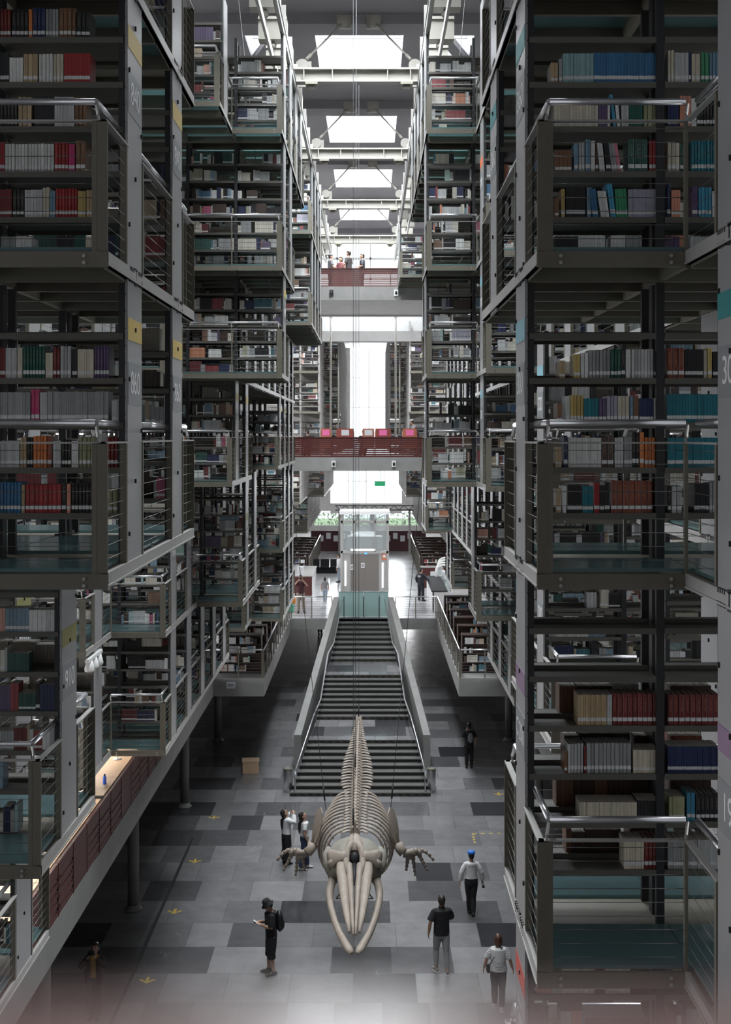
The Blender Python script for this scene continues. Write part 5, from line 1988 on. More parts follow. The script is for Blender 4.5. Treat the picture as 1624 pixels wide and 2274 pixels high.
def striped():
    m = bpy.data.materials.new('white_cotton_with_navy_stripes')
    N, L = nodes_of(m)
    b = N['Principled BSDF']
    tc = N.new('ShaderNodeTexCoord')
    sx = N.new('ShaderNodeSeparateXYZ')
    L.new(tc.outputs['Object'], sx.inputs[0])
    mt = N.new('ShaderNodeMath')
    mt.operation = 'PINGPONG'
    mt.inputs[1].default_value = 0.016
    L.new(sx.outputs['Z'], mt.inputs[0])
    lt = N.new('ShaderNodeMath')
    lt.operation = 'LESS_THAN'
    lt.inputs[1].default_value = 0.0045
    L.new(mt.outputs[0], lt.inputs[0])
    # a plain white yoke across the shoulders
    zz = N.new('ShaderNodeMath')
    zz.operation = 'LESS_THAN'
    zz.inputs[1].default_value = 1.06
    L.new(sx.outputs['Z'], zz.inputs[0])
    ax = N.new('ShaderNodeMath')
    ax.operation = 'ABSOLUTE'
    L.new(sx.outputs['X'], ax.inputs[0])
    xs = N.new('ShaderNodeMath')
    xs.operation = 'GREATER_THAN'
    xs.inputs[1].default_value = 0.165
    L.new(ax.outputs[0], xs.inputs[0])
    mxx = N.new('ShaderNodeMath')
    mxx.operation = 'MAXIMUM'
    L.new(zz.outputs[0], mxx.inputs[0])
    L.new(xs.outputs[0], mxx.inputs[1])
    mu = N.new('ShaderNodeMath')
    mu.operation = 'MULTIPLY'
    L.new(mxx.outputs[0], mu.inputs[0])
    L.new(lt.outputs[0], mu.inputs[1])
    mx = N.new('ShaderNodeMix')
    mx.data_type = 'RGBA'
    mx.inputs['A'].default_value = (0.60, 0.60, 0.59, 1)
    mx.inputs['B'].default_value = (0.03, 0.035, 0.06, 1)
    L.new(mu.outputs[0], mx.inputs['Factor'])
    L.new(mx.outputs['Result'], b.inputs['Base Color'])
    b.inputs['Roughness'].default_value = 0.8
    return m


P.shirt(striped(), 0.85, 0.90, 0.03, bulk=1.12)
P.trousers(NAVY, 0.98, 0.016, 0.0)
P.hair(cmat('reddish_brown_hair', (0.075, 0.028, 0.015), 0.45), 'bob')
P.shoes(WSHOE, WHT)
b = P.world((-0.235, 0.0, 0.93))
o = MB().ball((0, 0, 0), (0.05, 0.09, 0.10), 12, 8).build('shoulder_bag', BLK, None, b)
tag(o, 'small black bag at the hip of the woman in the striped tee', 'bag')
MB().tube([(0.02, -0.02, 0.08), (0.12, -0.125, 0.30), (0.33, -0.11, 0.55)], 0.008, 6).build('strap', BLK, o)

# 7 photographer in the shade of the mezzanine
P = Person('person in dark jacket and mustard top with a camera below the left mezzanine', ground(211, 2262), math.radians(172), 1.62, True, pitch=0.25, vox=0.007,
           arms={'L': ((-0.27, 0.10, 1.27), (-0.07, 0.20, 1.50)), 'R': ((0.30, 0.08, 1.22), (0.08, 0.20, 1.49))})
P.shirt(cmat('mustard_knit', (0.34, 0.20, 0.03), 0.85), 0.3, 0.94, 0.012)
jk = MB()
for q in (-1, 1):
    jk.tube([(q * 0.085, -0.01, 1.43), (q * 0.105, 0.0, 1.3), (q * 0.11, 0.0, 1.1), (q * 0.125, -0.01, 0.90), (q * 0.13, -0.01, 0.80)], [(0.07, 0.10), (0.085, 0.135), (0.08, 0.13), (0.085, 0.14), (0.085, 0.14)], 14)
    E, w, p0 = Vector(P.arm[q][0]), Vector(P.arm[q][1]), Vector(P.sh(q))
    jk.tube([p0 + Vector((-q * 0.06, 0, 0)), p0, p0 + (E - p0) * 0.5, E, E + (w - E) * 0.5, E + (w - E) * 0.85], [0.07, 0.076, 0.07, 0.064, 0.058, 0.052], 12)
P.part(jk, 'jacket', cmat('dark_plum_jacket', (0.020, 0.012, 0.014), 0.8))
P.trousers(cmat('dark_grey_trousers', (0.03, 0.026, 0.026), 0.8), 0.97, 0.014, 0.02)
P.hair(HAIR, 'long')
P.shoes(SHOE)
c = P.world((0, 0.235, 1.60))
t = thing('camera', 'black camera held to the face of the photographer in the dark jacket', 'camera', c, P.o.rotation_euler.z)
t.rotation_euler = (0.25, 0, P.o.rotation_euler.z)
MB().box(-0.065, 0.065, -0.03, 0.03, -0.045, 0.045).box(-0.03, 0.03, -0.03, 0.03, 0.045, 0.07).build('camera_body', BLK, t)
MB().tube([(0, 0.03, 0), (0, 0.12, 0)], [0.038, 0.042], 14).build('lens', cmat('lens_black', (0.015, 0.015, 0.017), 0.15), t)
b = P.world((0.19, -0.05, 0.92))
o = MB().ball((0, 0, 0), (0.07, 0.12, 0.19), 12, 8).build('shoulder_bag', BLK, None, b)
tag(o, 'black bag at the hip of the photographer in the dark jacket', 'bag')

# 8 figure in the shade right of the stairs
P = Person('person in black with a pale back bag, in shade right of the stairs', ground(1042, 1706), math.radians(8), 1.70, vox=0.009,
           arms={'L': ((-0.24, 0.06, 1.14), (-0.07, 0.18, 1.42)), 'R': ((0.26, -0.04, 1.14), (0.25, 0.05, 0.89))})
P.shirt(BLK, 0.8, 0.88, 0.022)
P.trousers(BLK, 0.97, 0.012)
P.hair(HAIR, 'short')
P.shoes(SHOE)
backpack('pale grey bag on the back of the person right of the stairs', P, (0.02, -0.17, 1.20), cmat('pale_grey_nylon', (0.22, 0.22, 0.23), 0.6), (0.11, 0.07, 0.20))

# 9 people on the mezzanine
P = Person('man in maroon tee and khaki trousers photographing with raised hands on the mezzanine', ground(668, 1361, ZM), math.radians(182), 1.86, vox=0.012,
           arms={'L': ((-0.30, 0.10, 1.25), (-0.06, 0.22, 1.56)), 'R': ((0.30, 0.10, 1.25), (0.06, 0.22, 1.56))},
           legs={'L': ((-0.12, 0.02, 0.48), (-0.16, 0.0, 0.085), (-0.4, 1)), 'R': ((0.10, 0.02, 0.48), (0.10, 0.06, 0.085), (0.2, 1))})
P.shirt(cmat('maroon_cotton', (0.055, 0.012, 0.016), 0.8), 0.7, 0.88, 0.022)
P.trousers(cmat('khaki_twill', (0.24, 0.20, 0.16), 0.8), 0.97, 0.016)
P.hair(HAIR, 'short')
P.shoes(SHOE)
c = P.world((0, 0.25, 1.61))
o = MB().box(-0.07, 0.07, -0.03, 0.03, -0.05, 0.05).build('camera', BLK, None, c)
tag(o, 'small black camera in the raised hands of the man in maroon', 'camera')
MB().tube([(0, -0.03, 0), (0, -0.09, 0)], 0.035, 10).build('lens', BLK, o)
P = Person('girl in grey tee and pale jeans walking away across the bright mezzanine floor', ground(722, 1339, ZM), math.radians(-6), 1.36, True, vox=0.012,
           legs={'L': ((-0.08, 0.06, 0.48), (-0.075, 0.10, 0.085), (0, 1)), 'R': ((0.08, -0.02, 0.48), (0.075, -0.12, 0.09), (0, 1))})
P.shirt(cmat('grey_cotton', (0.22, 0.21, 0.21), 0.8), 0.75, 0.92, 0.022)
P.trousers(cmat('pale_denim', (0.26, 0.30, 0.36), 0.8), 0.97, 0.012)
P.hair(HAIR, 'bob')
P.shoes(WSHOE)
P = Person('person in white shirt walking past the left side of the lift', ground(753, 1293, ZM), math.radians(75), 1.66, vox=0.014)
P.shirt(WHT, 1.9, 0.88, 0.03)
P.trousers(cmat('pale_denim', (0.26, 0.30, 0.36), 0.8), 0.97, 0.012)
P.hair(HAIR, 'short')
P.shoes(SHOE)
P = Person('police officer in dark navy uniform leaning a hand on the reception counter', ground(935, 1334, ZM), math.radians(-38), 1.72, vox=0.012,
           arms={'L': ((-0.28, -0.02, 1.16), (-0.27, 0.08, 0.92)), 'R': ((0.28, 0.12, 1.17), (0.28, 0.36, 1.08))},
           legs={'L': ((-0.11, 0.02, 0.48), (-0.13, 0.02, 0.085), (-0.3, 1)), 'R': ((0.11, 0.02, 0.48), (0.14, -0.02, 0.085), (0.5, 1))})
sh = P.shirt(NAVY, 1.9, 0.92, 0.03, bulk=1.06)
P.trousers(NAVY, 0.98, 0.018, 0.01)
P.hair(HAIR, 'short')
P.shoes(SHOE)
m = MB()
m.lathe(0, 0.0, [(0.02, 1.745), (0.085, 1.74), (0.092, 1.70), (0.09, 1.66), (0.03, 1.68)], 16)
P.fin(m, P.hd).build('cap', NAVY, P.o)
MB().box(-0.10, 0.10, -0.158, -0.152, 1.26, 1.36).build('back_print', cmat('pale_print', (0.35, 0.36, 0.38), 0.7), sh)
P = Person('guard in blue cap and white shirt behind the reception counter', Vector((at(986, 1300, 67.0).x, 67.0, ZM)), math.radians(82), 1.60, True, vox=0.012,
           arms={'L': ((-0.22, 0.06, 1.14), (-0.12, 0.28, 1.08)), 'R': ((0.22, 0.06, 1.14), (0.12, 0.28, 1.08))})
P.shirt(WHT, 1.9, 0.92, 0.026)
P.trousers(NAVY, 0.98, 0.012)
P.hair(HAIR, 'long')
P.shoes(SHOE)
m = MB()
m.lathe(0, 0.0, [(0.02, 1.748), (0.095, 1.735), (0.10, 1.70), (0.088, 1.66), (0.03, 1.68)], 16)
P.fin(m, P.hd).build('cap', cmat('slate_blue_cap', (0.03, 0.06, 0.13), 0.7), P.o)

# 10 people on the bridges
ZU, ZL = ZC + 6.78, ZC - 1.02
for px, Y, h, rz, top, tc2, lab, hk in ((734, 57.2, 1.72, -70, 'grey', (0.10, 0.10, 0.11), 'man in grey cap at the left end of the group on the upper bridge', 'short'),
                                        (757, 57.8, 1.68, 150, 'red', (0.16, 0.05, 0.055), 'woman in dark red top facing out from the upper bridge', 'bob'),
                                        (775, 57.0, 1.84, 60, 'dark', (0.035, 0.03, 0.03), 'tall person in dark brown tee turned to the others on the upper bridge', 'short'),
                                        (805, 57.2, 1.74, 95, 'black', (0.02, 0.022, 0.03), 'person in black tee at right end of the group on the upper bridge', 'short')):
    P = Person(lab, Vector(((px - VX) * Y / F, Y, ZU)), math.radians(rz), h, 'woman' in lab, vox=0.014, arms={'L': ((-0.24, 0.03, 1.13), (-0.12, 0.26, 1.08)), 'R': ((0.24, 0.03, 1.13), (0.14, 0.25, 1.05))})
    P.shirt(cmat(top + '_tee_cotton', tc2, 0.8), 0.8, 0.90, 0.024)
    P.trousers(NAVY, 0.97, 0.014)
    P.hair(HAIR, hk)
    P.shoes(SHOE)
    if 'cap' in lab:
        m = MB()
        m.lathe(0, 0.0, [(0.02, 1.745), (0.085, 1.735), (0.092, 1.69), (0.09, 1.66), (0.03, 1.68)], 14)
        m.box(-0.06, 0.06, 0.07, 0.17, 1.66, 1.672)
        P.fin(m, P.hd).build('cap', cmat('grey_cap', (0.16, 0.16, 0.16), 0.8), P.o)
SIT = {'L': ((-0.10, 0.42, 0.50), (-0.10, 0.42, 0.085), (0, 1)), 'R': ((0.10, 0.42, 0.50), (0.10, 0.42, 0.085), (0, 1))}
for px, Y, rz, lab, c2 in ((684, 56.9, 10, 'reader with dark hair seated at the left end of the lower bridge', (0.02, 0.02, 0.022)),
                           (808, 57.3, 170, 'reader in black seated at the middle desk of the lower bridge', (0.02, 0.02, 0.025))):
    P = Person(lab, Vector(((px - VX) * Y / F, Y, ZL - 0.44)), math.radians(rz), 1.70, vox=0.014, pitch=-0.3, legs=SIT, arms={'L': ((-0.24, 0.10, 1.13), (-0.12, 0.32, 1.16)), 'R': ((0.24, 0.10, 1.13), (0.14, 0.32, 1.16))})
    P.shirt(cmat('reader_black', c2, 0.8), 0.8, 0.90, 0.024)
    P.trousers(NAVY, 0.97, 0.014)
    P.hair(HAIR, 'short')
    P.shoes(SHOE)
P = Person('man in white cap and black vest leaning over a desk on the lower bridge', Vector(((927 - VX) * 57.4 / F, 57.4, ZL)), math.radians(78), 1.78, vox=0.014, lean=0.35,
           arms={'L': ((-0.24, 0.16, 1.14), (-0.20, 0.26, 0.90)), 'R': ((0.24, 0.16, 1.14), (0.22, 0.30, 0.92))})
P.shirt(cmat('light_grey_shirt', (0.32, 0.33, 0.34), 0.8), 0.8, 0.90, 0.02)
m = MB()
oval([(0.92, 0, 0, 0.185, 0.14), (1.1, 0, 0, 0.178, 0.135), (1.3, 0, 0, 0.19, 0.14), (1.43, 0, 0, 0.12, 0.09)], m)
P.part(m, 'vest', BLK)
P.trousers(NAVY, 0.97, 0.014)
P.hair(HAIR, 'short')
P.shoes(SHOE)
m = MB()
m.lathe(0, 0.0, [(0.02, 1.748), (0.085, 1.738), (0.094, 1.69), (0.09, 1.655), (0.03, 1.68)], 14)
m.box(-0.06, 0.06, 0.07, 0.18, 1.66, 1.672)
P.fin(m, P.hd).build('cap', WHT, P.o)

# 11 reader among the right stacks, walker under the far floor
P = Person('person in red jumper standing between the shelves of the right stacks', Vector((4.36, 19.75, ZC - 3.99)), math.radians(100), 1.66, vox=0.010, pitch=-0.3,
           arms={'L': ((-0.26, 0.06, 1.16), (-0.10, 0.26, 1.20)), 'R': ((0.26, 0.06, 1.16), (0.10, 0.26, 1.20))})
P.shirt(cmat('red_jumper', (0.36, 0.02, 0.025), 0.8), 1.9, 0.90, 0.03)
P.trousers(NAVY, 0.97, 0.014)
P.hair(HAIR, 'short')
P.shoes(SHOE)
P = Person('walker in dark clothes below the far mezzanine edge, left of the stairs', ground(711, 1408), math.radians(-150), 1.70, vox=0.014)
P.shirt(NAVY, 0.8, 0.90, 0.024)
P.trousers(BLK, 0.97, 0.014)
P.hair(HAIR, 'short')
P.shoes(SHOE)
# ------------------------------------------------------------------ mezzanine furniture and edges
def dist(px, py, zrel):
    # depth at which something at height zrel (relative to the eye) shows at py
    return F * -zrel / (py - VY)


def plank_parapet(name, x, y0, y1, z, lab, sgn):
    t = thing(name, lab, 'parapet', (x, y0, z))
    m = MB()
    n = int((y1 - y0) / 1.12)
    w = (y1 - y0) / n
    for i in range(n):
        z0 = 0.0
        for j in range(11):
            slot = j in (1, 3, 5, 7) and i % 4 != 3
            a, b = i * w + 0.02, (i + 1) * w - 0.02
            if slot:
                m.box(-0.02, 0.02, a, a + 0.10, z0 + 0.003, z0 + 0.086)
                m.box(-0.02, 0.02, b - 0.10, b, z0 + 0.003, z0 + 0.086)
                m.box(-0.02, 0.02, a, b, z0 + 0.042, z0 + 0.086)
            else:
                m.box(-0.02, 0.02, a, b, z0 + 0.003, z0 + 0.086)
            z0 += 0.089
        m.box(-0.03, 0.03, i * w - 0.03, i * w + 0.03, 0.0, 0.98)
    m.build('plank_panel', M['redwood'], t)
    return t


t = plank_parapet('parapet', -5.73, 11.0, 33.5, ZM, 'red-brown slotted board parapet along the left mezzanine edge', -1)
plank_parapet('parapet', 5.09, 11.0, 33.5, ZM, 'red-brown slotted board parapet along the right mezzanine edge', 1)
t = thing('desk', 'long light oak desk behind the left mezzanine parapet', 'desk', (-6.25, 11.0, ZM))
for i in range(8):
    MB().box(-0.42, 0.46, i * 2.8 + 0.005, i * 2.8 + 2.795, 0.94, 0.985).build('desk_top', M['desk'], t)
m = MB()
for i in range(9):
    m.box(-0.38, 0.40, i * 2.79 - 0.02, i * 2.79 + 0.02, 0, 0.94)
m.build('desk_frame', M['sidebeam'], t)
zd = ZM + 0.985
p = at(249, 1738, 27.2)
t = thing('bottle', 'blue drink bottle on the oak desk behind the parapet', 'bottle', (-5.95, 27.2, zd))
MB().lathe(0, 0, [(0.035, 0), (0.04, 0.01), (0.04, 0.16), (0.02, 0.19)], 14).build('body', cmat('blue_bottle_plastic', (0.03, 0.10, 0.50), 0.3), t)
MB().lathe(0, 0, [(0.022, 0.19), (0.022, 0.23), (0.01, 0.235)], 12).build('cap', cmat('dark_blue_cap', (0.01, 0.02, 0.10), 0.4), t)
t = thing('monitor', 'black computer monitor on the oak desk, seen from the side', 'monitor', (-6.22, 26.6, zd), math.radians(70))
MB().box(-0.27, 0.27, -0.02, 0.02, 0.10, 0.46).build('screen', BLK, t)
m = MB().box(-0.03, 0.03, 0.0, 0.04, 0.01, 0.3)
m.box(-0.12, 0.12, -0.08, 0.10, 0.0, 0.012)
m.build('stand', BLK, t)
o = MB().box(-0.22, 0.22, -0.07, 0.07, 0, 0.025).build('keyboard', BLK, None, (-5.98, 26.2, zd))
tag(o, 'black keyboard on the oak desk in front of the monitor', 'keyboard')
for i, (x, y, r) in enumerate(((-6.1, 24.9, 0.2), (-5.95, 25.2, 0.5))):
    o = MB().box(-0.1, 0.1, -0.14, 0.14, 0, 0.02 + 0.01 * i).build('paper_pile', WHT, None, (x, y, zd))
    o.rotation_euler = (0, 0, r)
    tag(o, ['white papers on the oak desk', 'small white pile on the oak desk nearer the parapet'][i], 'papers')
t = thing('office_chair', 'white and grey office chair at the oak desk on the left mezzanine', 'chair', (-6.95, 27.0, ZM), 0.6)
MB().box(-0.24, 0.24, -0.24, 0.24, 0.44, 0.50).build('seat', cmat('grey_mesh', (0.2, 0.2, 0.21), 0.7), t)
MB().box(-0.22, 0.22, 0.22, 0.26, 0.55, 1.12).build('backrest', WHT, t)
m = MB().tube([(0, 0, 0.06), (0, 0, 0.44)], 0.03, 8)
for a in range(5):
    m.bar((0, 0, 0.08), (0.27 * math.cos(a * 1.257), 0.27 * math.sin(a * 1.257), 0.04), 0.04, 0.03)
m.bar((0, 0.2, 0.45), (0, 0.25, 0.6), 0.05, 0.02)
m.build('base', BLK, t)
t = thing('desk_lamp', 'white desk lamp with a round foot on the oak desk', 'lamp', (-6.1, 29.3, zd))
MB().lathe(0, 0, [(0.11, 0), (0.11, 0.015), (0.02, 0.02)], 16).build('foot', WHT, t)
MB().tube([(0, 0, 0.02), (0, 0, 0.42), (0.12, 0, 0.55)], 0.012, 8).build('stem', WHT, t)
MB().lathe(0.14, 0, [(0.03, 0.58), (0.10, 0.50), (0.09, 0.50)], 14).build('lamp_shade', WHT, t)


def rail_run(lab, p0, p1, z, parent=None):
    t = thing('guard_rail', lab, 'railing', (p0[0], p0[1], z))
    d = Vector((p1[0] - p0[0], p1[1] - p0[1], 0))
    m = MB().tube([(0, 0, 1.02), tuple(d + Vector((0, 0, 1.02)))], 0.03, 8)
    m.build('handrail', M['inox'], t)
    n = max(2, round(d.length / 1.15))
    for i in range(n + 1):
        q = d * (i / n)
        MB().bar((q.x, q.y, -0.25), (q.x, q.y, 1.0), 0.05, 0.014, (0, 1, 0)).build('rail_post', M['beam'], t)
    m = MB()
    for j in range(8):
        zz = 0.12 + j * 0.11
        m.bar((0, 0, zz), (d.x, d.y, zz), 0.008, 0.008)
    m.build('wire_netting', M['wire'], t)
    return t


rail_run('steel guard rail along the hall side of the left mezzanine extension', (-3.88, 44.05), (-3.88, 58.3), ZM)
rail_run('steel guard rail across the front of the left mezzanine extension', (-5.66, 44.05), (-3.92, 44.05), ZM)
rail_run('steel guard rail along the hall side of the right mezzanine extension', (3.23, 44.05), (3.23, 58.3), ZM)
rail_run('steel guard rail across the front of the right mezzanine extension', (3.27, 44.05), (5.02, 44.05), ZM)
rail_run('guard rail on the mezzanine edge left of the stairs head', (-3.8, 58.5), (-1.85, 58.5), ZM)
rail_run('guard rail on the mezzanine edge right of the stairs head', (1.2, 58.5), (3.15, 58.5), ZM)
o = MB().box(-0.16, 0.16, -0.012, 0.0, -0.12, 0.12).build('notice_board', WHT, None, (-5.05, 43.99, ZM - 0.25))
tag(o, 'small white notice on the concrete front of the left mezzanine extension', 'sign')
MB().box(-0.11, 0.11, -0.014, -0.012, -0.05, 0.06).build('print', cmat('grey_print', (0.3, 0.33, 0.38), 0.7), o)


def low_case(x0, x1, y, lab, h=1.42, grp=''):
    t = thing('low_bookcase', lab, 'bookcase', ((x0 + x1) / 2, y, ZM), 0, grp)
    w = (x1 - x0) / 2
    for sx in (-1, 1):
        MB().box(sx * w - 0.015, sx * w + 0.015, -0.25, 0.25, 0, h).build('side_panel', M['darkwood'], t)
    for j in range(5):
        zz = 0.06 + j * (h - 0.07) / 4
        MB().box(-w + 0.015, w - 0.015, -0.25, 0.25, zz - 0.025, zz).build('shelf', M['darkwood'], t)
        if j < 4:
            a = x0 + 0.05
            while a < x1 - 0.3:
                b = min(x1 - 0.05, a + random.uniform(0.5, 0.9))
                fill_random(a, b, y - 0.23, 0.2, ZM + zz, 0.85, 0.03, 0.06, 0.28)
                a = b
    MB().box(-w, w, -0.01, 0.01, 0.03, h - 0.03).build('back_panel', M['darkwood'], t)


random.seed(21)
for i in range(6):
    y = 45.2 + i * 2.15
    low_case(-5.6, -4.05, y, f'low dark wood bookcase on the left mezzanine extension, {ORD[i]} row from the front', 1.42, 'low bookcases on the left extension')
    low_case(3.4, 4.95, y, f'low dark wood bookcase on the right mezzanine extension, {ORD[i]} row from the front', 1.42, 'low bookcases on the right extension')
for i in range(8):
    y = 73.0 + i * 2.0
    low_case(-8.2, -3.85, y, f'low dark bookcase on the far left mezzanine, {ORD[i]} row behind the desk', 1.5, 'low bookcases on the far left mezzanine')
    low_case(3.15, 7.2, y, f'low dark bookcase on the far right mezzanine, {ORD[i]} row behind the counter', 1.5, 'low bookcases on the far right mezzanine')
rail_run('pale handrail along the ends of the far left low bookcases', (-3.65, 72.5), (-3.65, 88.5), ZM + 0.5)
rail_run('pale handrail along the ends of the far right low bookcases', (2.95, 72.5), (2.95, 88.5), ZM + 0.5)

# lift
t = thing('lift', 'glass lift with grey doors standing on the bright mezzanine floor', 'lift', (AX, 68.5, ZM))
m = MB()
for x in (-1.30, 1.30):
    for y in (0.05, 2.2):
        m.box(x - 0.07, x + 0.07, y - 0.05, y + 0.07, 0, 4.35)
for z in (2.2, 3.9):
    m.box(-1.34, 1.34, 0.0, 0.1, z - 0.07, z + 0.07)
    m.box(-1.34, -1.24, 0.1, 2.2, z - 0.06, z + 0.06)
    m.box(1.24, 1.34, 0.1, 2.2, z - 0.06, z + 0.06)
m.box(-0.62, -0.56, 0.0, 0.1, 2.2, 4.3)
m.box(0.56, 0.62, 0.0, 0.1, 2.2, 4.3)
m.build('frame', M['sidebeam'], t)
MB().box(-1.42, 1.42, -0.1, 2.35, 4.33, 4.50).build('roof_cap', M['white'], t)
for b in ((-1.24, -0.62, 2.28, 4.3), (-0.56, 0.56, 2.28, 4.3), (0.62, 1.24, 2.28, 4.3)):
    MB().box(b[0], b[1], 0.04, 0.05, b[2], b[3]).build('glass_pane', clear_glass_mat('lift_glass', (0.75, 0.8, 0.8), 0.22) if 'liftg' not in M else M['liftg'], t)
m = MB()
m.box(-1.0, 1.0, 0.9, 1.9, 2.3, 3.0)
m.bar((-1.1, 1.0, 3.0), (1.1, 1.0, 4.2), 0.04, 0.04)
m.bar((1.1, 1.0, 3.0), (-1.1, 1.0, 4.2), 0.04, 0.04)
m.box(-0.5, -0.3, 1.0, 1.3, 3.5, 4.3)
m.box(0.3, 0.55, 1.0, 1.3, 3.3, 4.3)
m.build('machinery', cmat('dark_grey_machine', (0.12, 0.12, 0.12), 0.5), t)
MB().box(-1.3, 1.3, 0.06, 0.16, 0.0, 2.13).build('front_panel', M['sidebeam'], t)
for a, b in ((-0.78, 0.0), (0.005, 0.79)):
    MB().box(a, b, 0.02, 0.055, 0.0, 2.05).build('door', cmat('brown_grey_lift_door', (0.17, 0.155, 0.14), 0.4), t)
MB().box(0.98, 1.06, 0.03, 0.056, 0.2, 1.6).build('light_slot', emit_mat('slot_light', (0.9, 0.95, 1.0), 1.2), t)
MB().box(-1.12, -1.04, 0.03, 0.056, 0.3, 1.7).build('light_slot', emit_mat('slot_light2', (0.9, 0.95, 1.0), 1.0), t)
for x, z, w, h, mm in ((-0.72, 1.35, 0.10, 0.15, WHT), (-0.10, 1.45, 0.10, 0.14, WHT)):
    o = MB().box(x - w, x + w, 0.008, 0.018, z - h, z + h).build('notice', mm, t)
    MB().box(x - w * 0.6, x + w * 0.6, 0.004, 0.008, z - h * 0.6, z + h * 0.6).build('print', cmat('notice_print', (0.25, 0.25, 0.26), 0.7), o)
o = MB().box(0.98, 1.24, 0.03, 0.055, 1.75, 2.12).build('warning_sign', cmat('orange_red_sign', (0.55, 0.16, 0.08), 0.6), t)
MB().lathe(0, 0, [(0.085, 0), (0.085, 0.006)], 16).build('symbol', WHT, o, (1.11, 0.028, 1.97)).rotation_euler = (PI / 2, 0, 0)
MB().box(0.0, 0.14, 0.0, 0.056, 2.09, 2.16).build('indicator', emit_mat('blue_indicator', (0.05, 0.25, 0.9), 1.5), t)

# reception counter, desks, security gates
t = thing('reception_counter', 'reception counter with a white front and dark top on the right of the mezzanine', 'counter', (3.1, 60.6, ZM))
MB().box(0.0, 0.06, 0, 6.4, 0, 0.98).build('front_panel', M['white'], t)
MB().box(0.0, 1.3, 0, 0.06, 0, 0.98).build('end_panel', M['white'], t)
MB().box(-0.06, 0.75, -0.05, 6.45, 0.98, 1.04).build('counter_top', M['black'], t)
t = thing('desk', 'red-brown wooden desk with a white notice behind the reception counter', 'desk', (3.5, 70.0, ZM))
MB().box(-0.55, 0.55, 0, 0.05, 0, 1.15).build('front_panel', M['redwood'], t)
MB().box(-0.6, 0.6, -0.02, 0.7, 1.15, 1.2).build('desk_top', M['sidebeam'], t)
MB().box(-0.05, 0.22, -0.02, -0.005, 0.5, 0.95).build('notice', WHT, t)
t = thing('desk', 'red-brown wooden desk behind the man in maroon on the left of the mezzanine', 'desk', (-3.75, 66.5, ZM))
MB().box(-0.65, 0.55, 0, 0.05, 0, 1.05).build('front_panel', M['redwood'], t)
MB().box(0.5, 0.56, 0.05, 5.0, 0, 1.05).build('side_panel', M['white'], t)
MB().box(-0.7, 0.6, -0.02, 5.0, 1.05, 1.10).build('desk_top', M['sidebeam'], t)
t = thing('paper_pile', 'pile of white bundles on the red-brown desk at the left of the mezzanine', 'papers', (-3.85, 66.9, ZM + 1.10))
for i in range(4):
    MB().box(-0.22 + 0.02 * i, 0.22 - 0.02 * i, -0.15, 0.15, i * 0.12, i * 0.12 + 0.11).build('bundle', WHT, t)
t = thing('leaflet_stand', 'stand with coloured leaflets left of the man in maroon', 'stand', (-4.35, 64.0, ZM))
MB().box(-0.25, 0.25, 0, 0.04, 0.5, 1.55).build('board', WHT, t)
for i, c in enumerate(((0.6, 0.12, 0.1), (0.1, 0.25, 0.6), (0.7, 0.45, 0.05), (0.55, 0.5, 0.48), (0.65, 0.2, 0.05), (0.1, 0.15, 0.4))):
    MB().box(-0.21 + 0.22 * (i % 2), -0.01 + 0.22 * (i % 2), -0.012, 0, 0.6 + 0.3 * (i // 2), 0.86 + 0.3 * (i // 2)).build('leaflet', cmat(f'leaflet_paper_{i}', c, 0.7), t)
m = MB().box(-0.03, 0.03, 0.0, 0.04, 0, 0.5)
m.box(-0.2, 0.2, -0.15, 0.2, 0, 0.03)
m.build('foot', BLK, t)
o = MB().ball((0, 0, 0.28), (0.32, 0.2, 0.28), 14, 10).build('shopping_bag', cmat('orange_fabric', (0.65, 0.22, 0.03), 0.7), None, (-4.15, 62.5, ZM))
tag(o, 'orange bag on the mezzanine floor beside the man in maroon', 'bag')
MB().tube([(-0.12, 0, 0.5), (-0.06, 0, 0.66), (0.06, 0, 0.66), (0.12, 0, 0.5)], 0.015, 6).build('handle', cmat('orange_fabric', (0.65, 0.22, 0.03), 0.7), o)
o = MB().box(-0.26, 0.26, -0.2, 0.2, 0, 0.34).build('box', cmat('green_card', (0.02, 0.36, 0.22), 0.7), None, (-4.1, 60.6, ZM))
tag(o, 'green box on the mezzanine floor below the orange bag', 'box')
MB().box(-0.27, 0.27, -0.21, 0.21, 0.30, 0.36).build('lid', cmat('green_card', (0.02, 0.36, 0.22), 0.7), o)
for i in range(4):
    t = thing('security_gate', f'white tubular security arch at the right exit, {ORD[i]} from the counter', 'security gate', (4.0 + 0.12 * i, 66.6 + i * 1.35, ZM), 0, 'security arches')
    pts = [(-0.42, 0, 0.0), (-0.42, 0, 1.35)] + [(-0.42 * math.cos(a * PI / 8), 0, 1.35 + 0.32 * math.sin(a * PI / 8)) for a in range(1, 8)] + [(0.42, 0, 1.35), (0.42, 0, 0.0)]
    MB().tube(pts, 0.05, 10).build('arch', M['white'], t)
    MB().box(-0.36, 0.36, -0.01, 0.01, 0.15, 1.30).build('panel', M['liftg'] if 'liftg' in M else clear_glass_mat('gate_panel', (0.8, 0.82, 0.82), 0.3), t)
t = thing('bench_row', 'row of black seats below the far left of the mezzanine', 'seats', (-2.9, 77.0, ZM))
for i in range(3):
    MB().box(-0.9 + i * 0.62, -0.35 + i * 0.62, 0, 0.5, 0.40, 0.46).build('seat', BLK, t)
    MB().box(-0.9 + i * 0.62, -0.35 + i * 0.62, 0.46, 0.52, 0.46, 0.9).build('backrest', BLK, t)
MB().box(-1.0, 1.0, 0.2, 0.28, 0.0, 0.40).build('leg_frame', BLK, t)
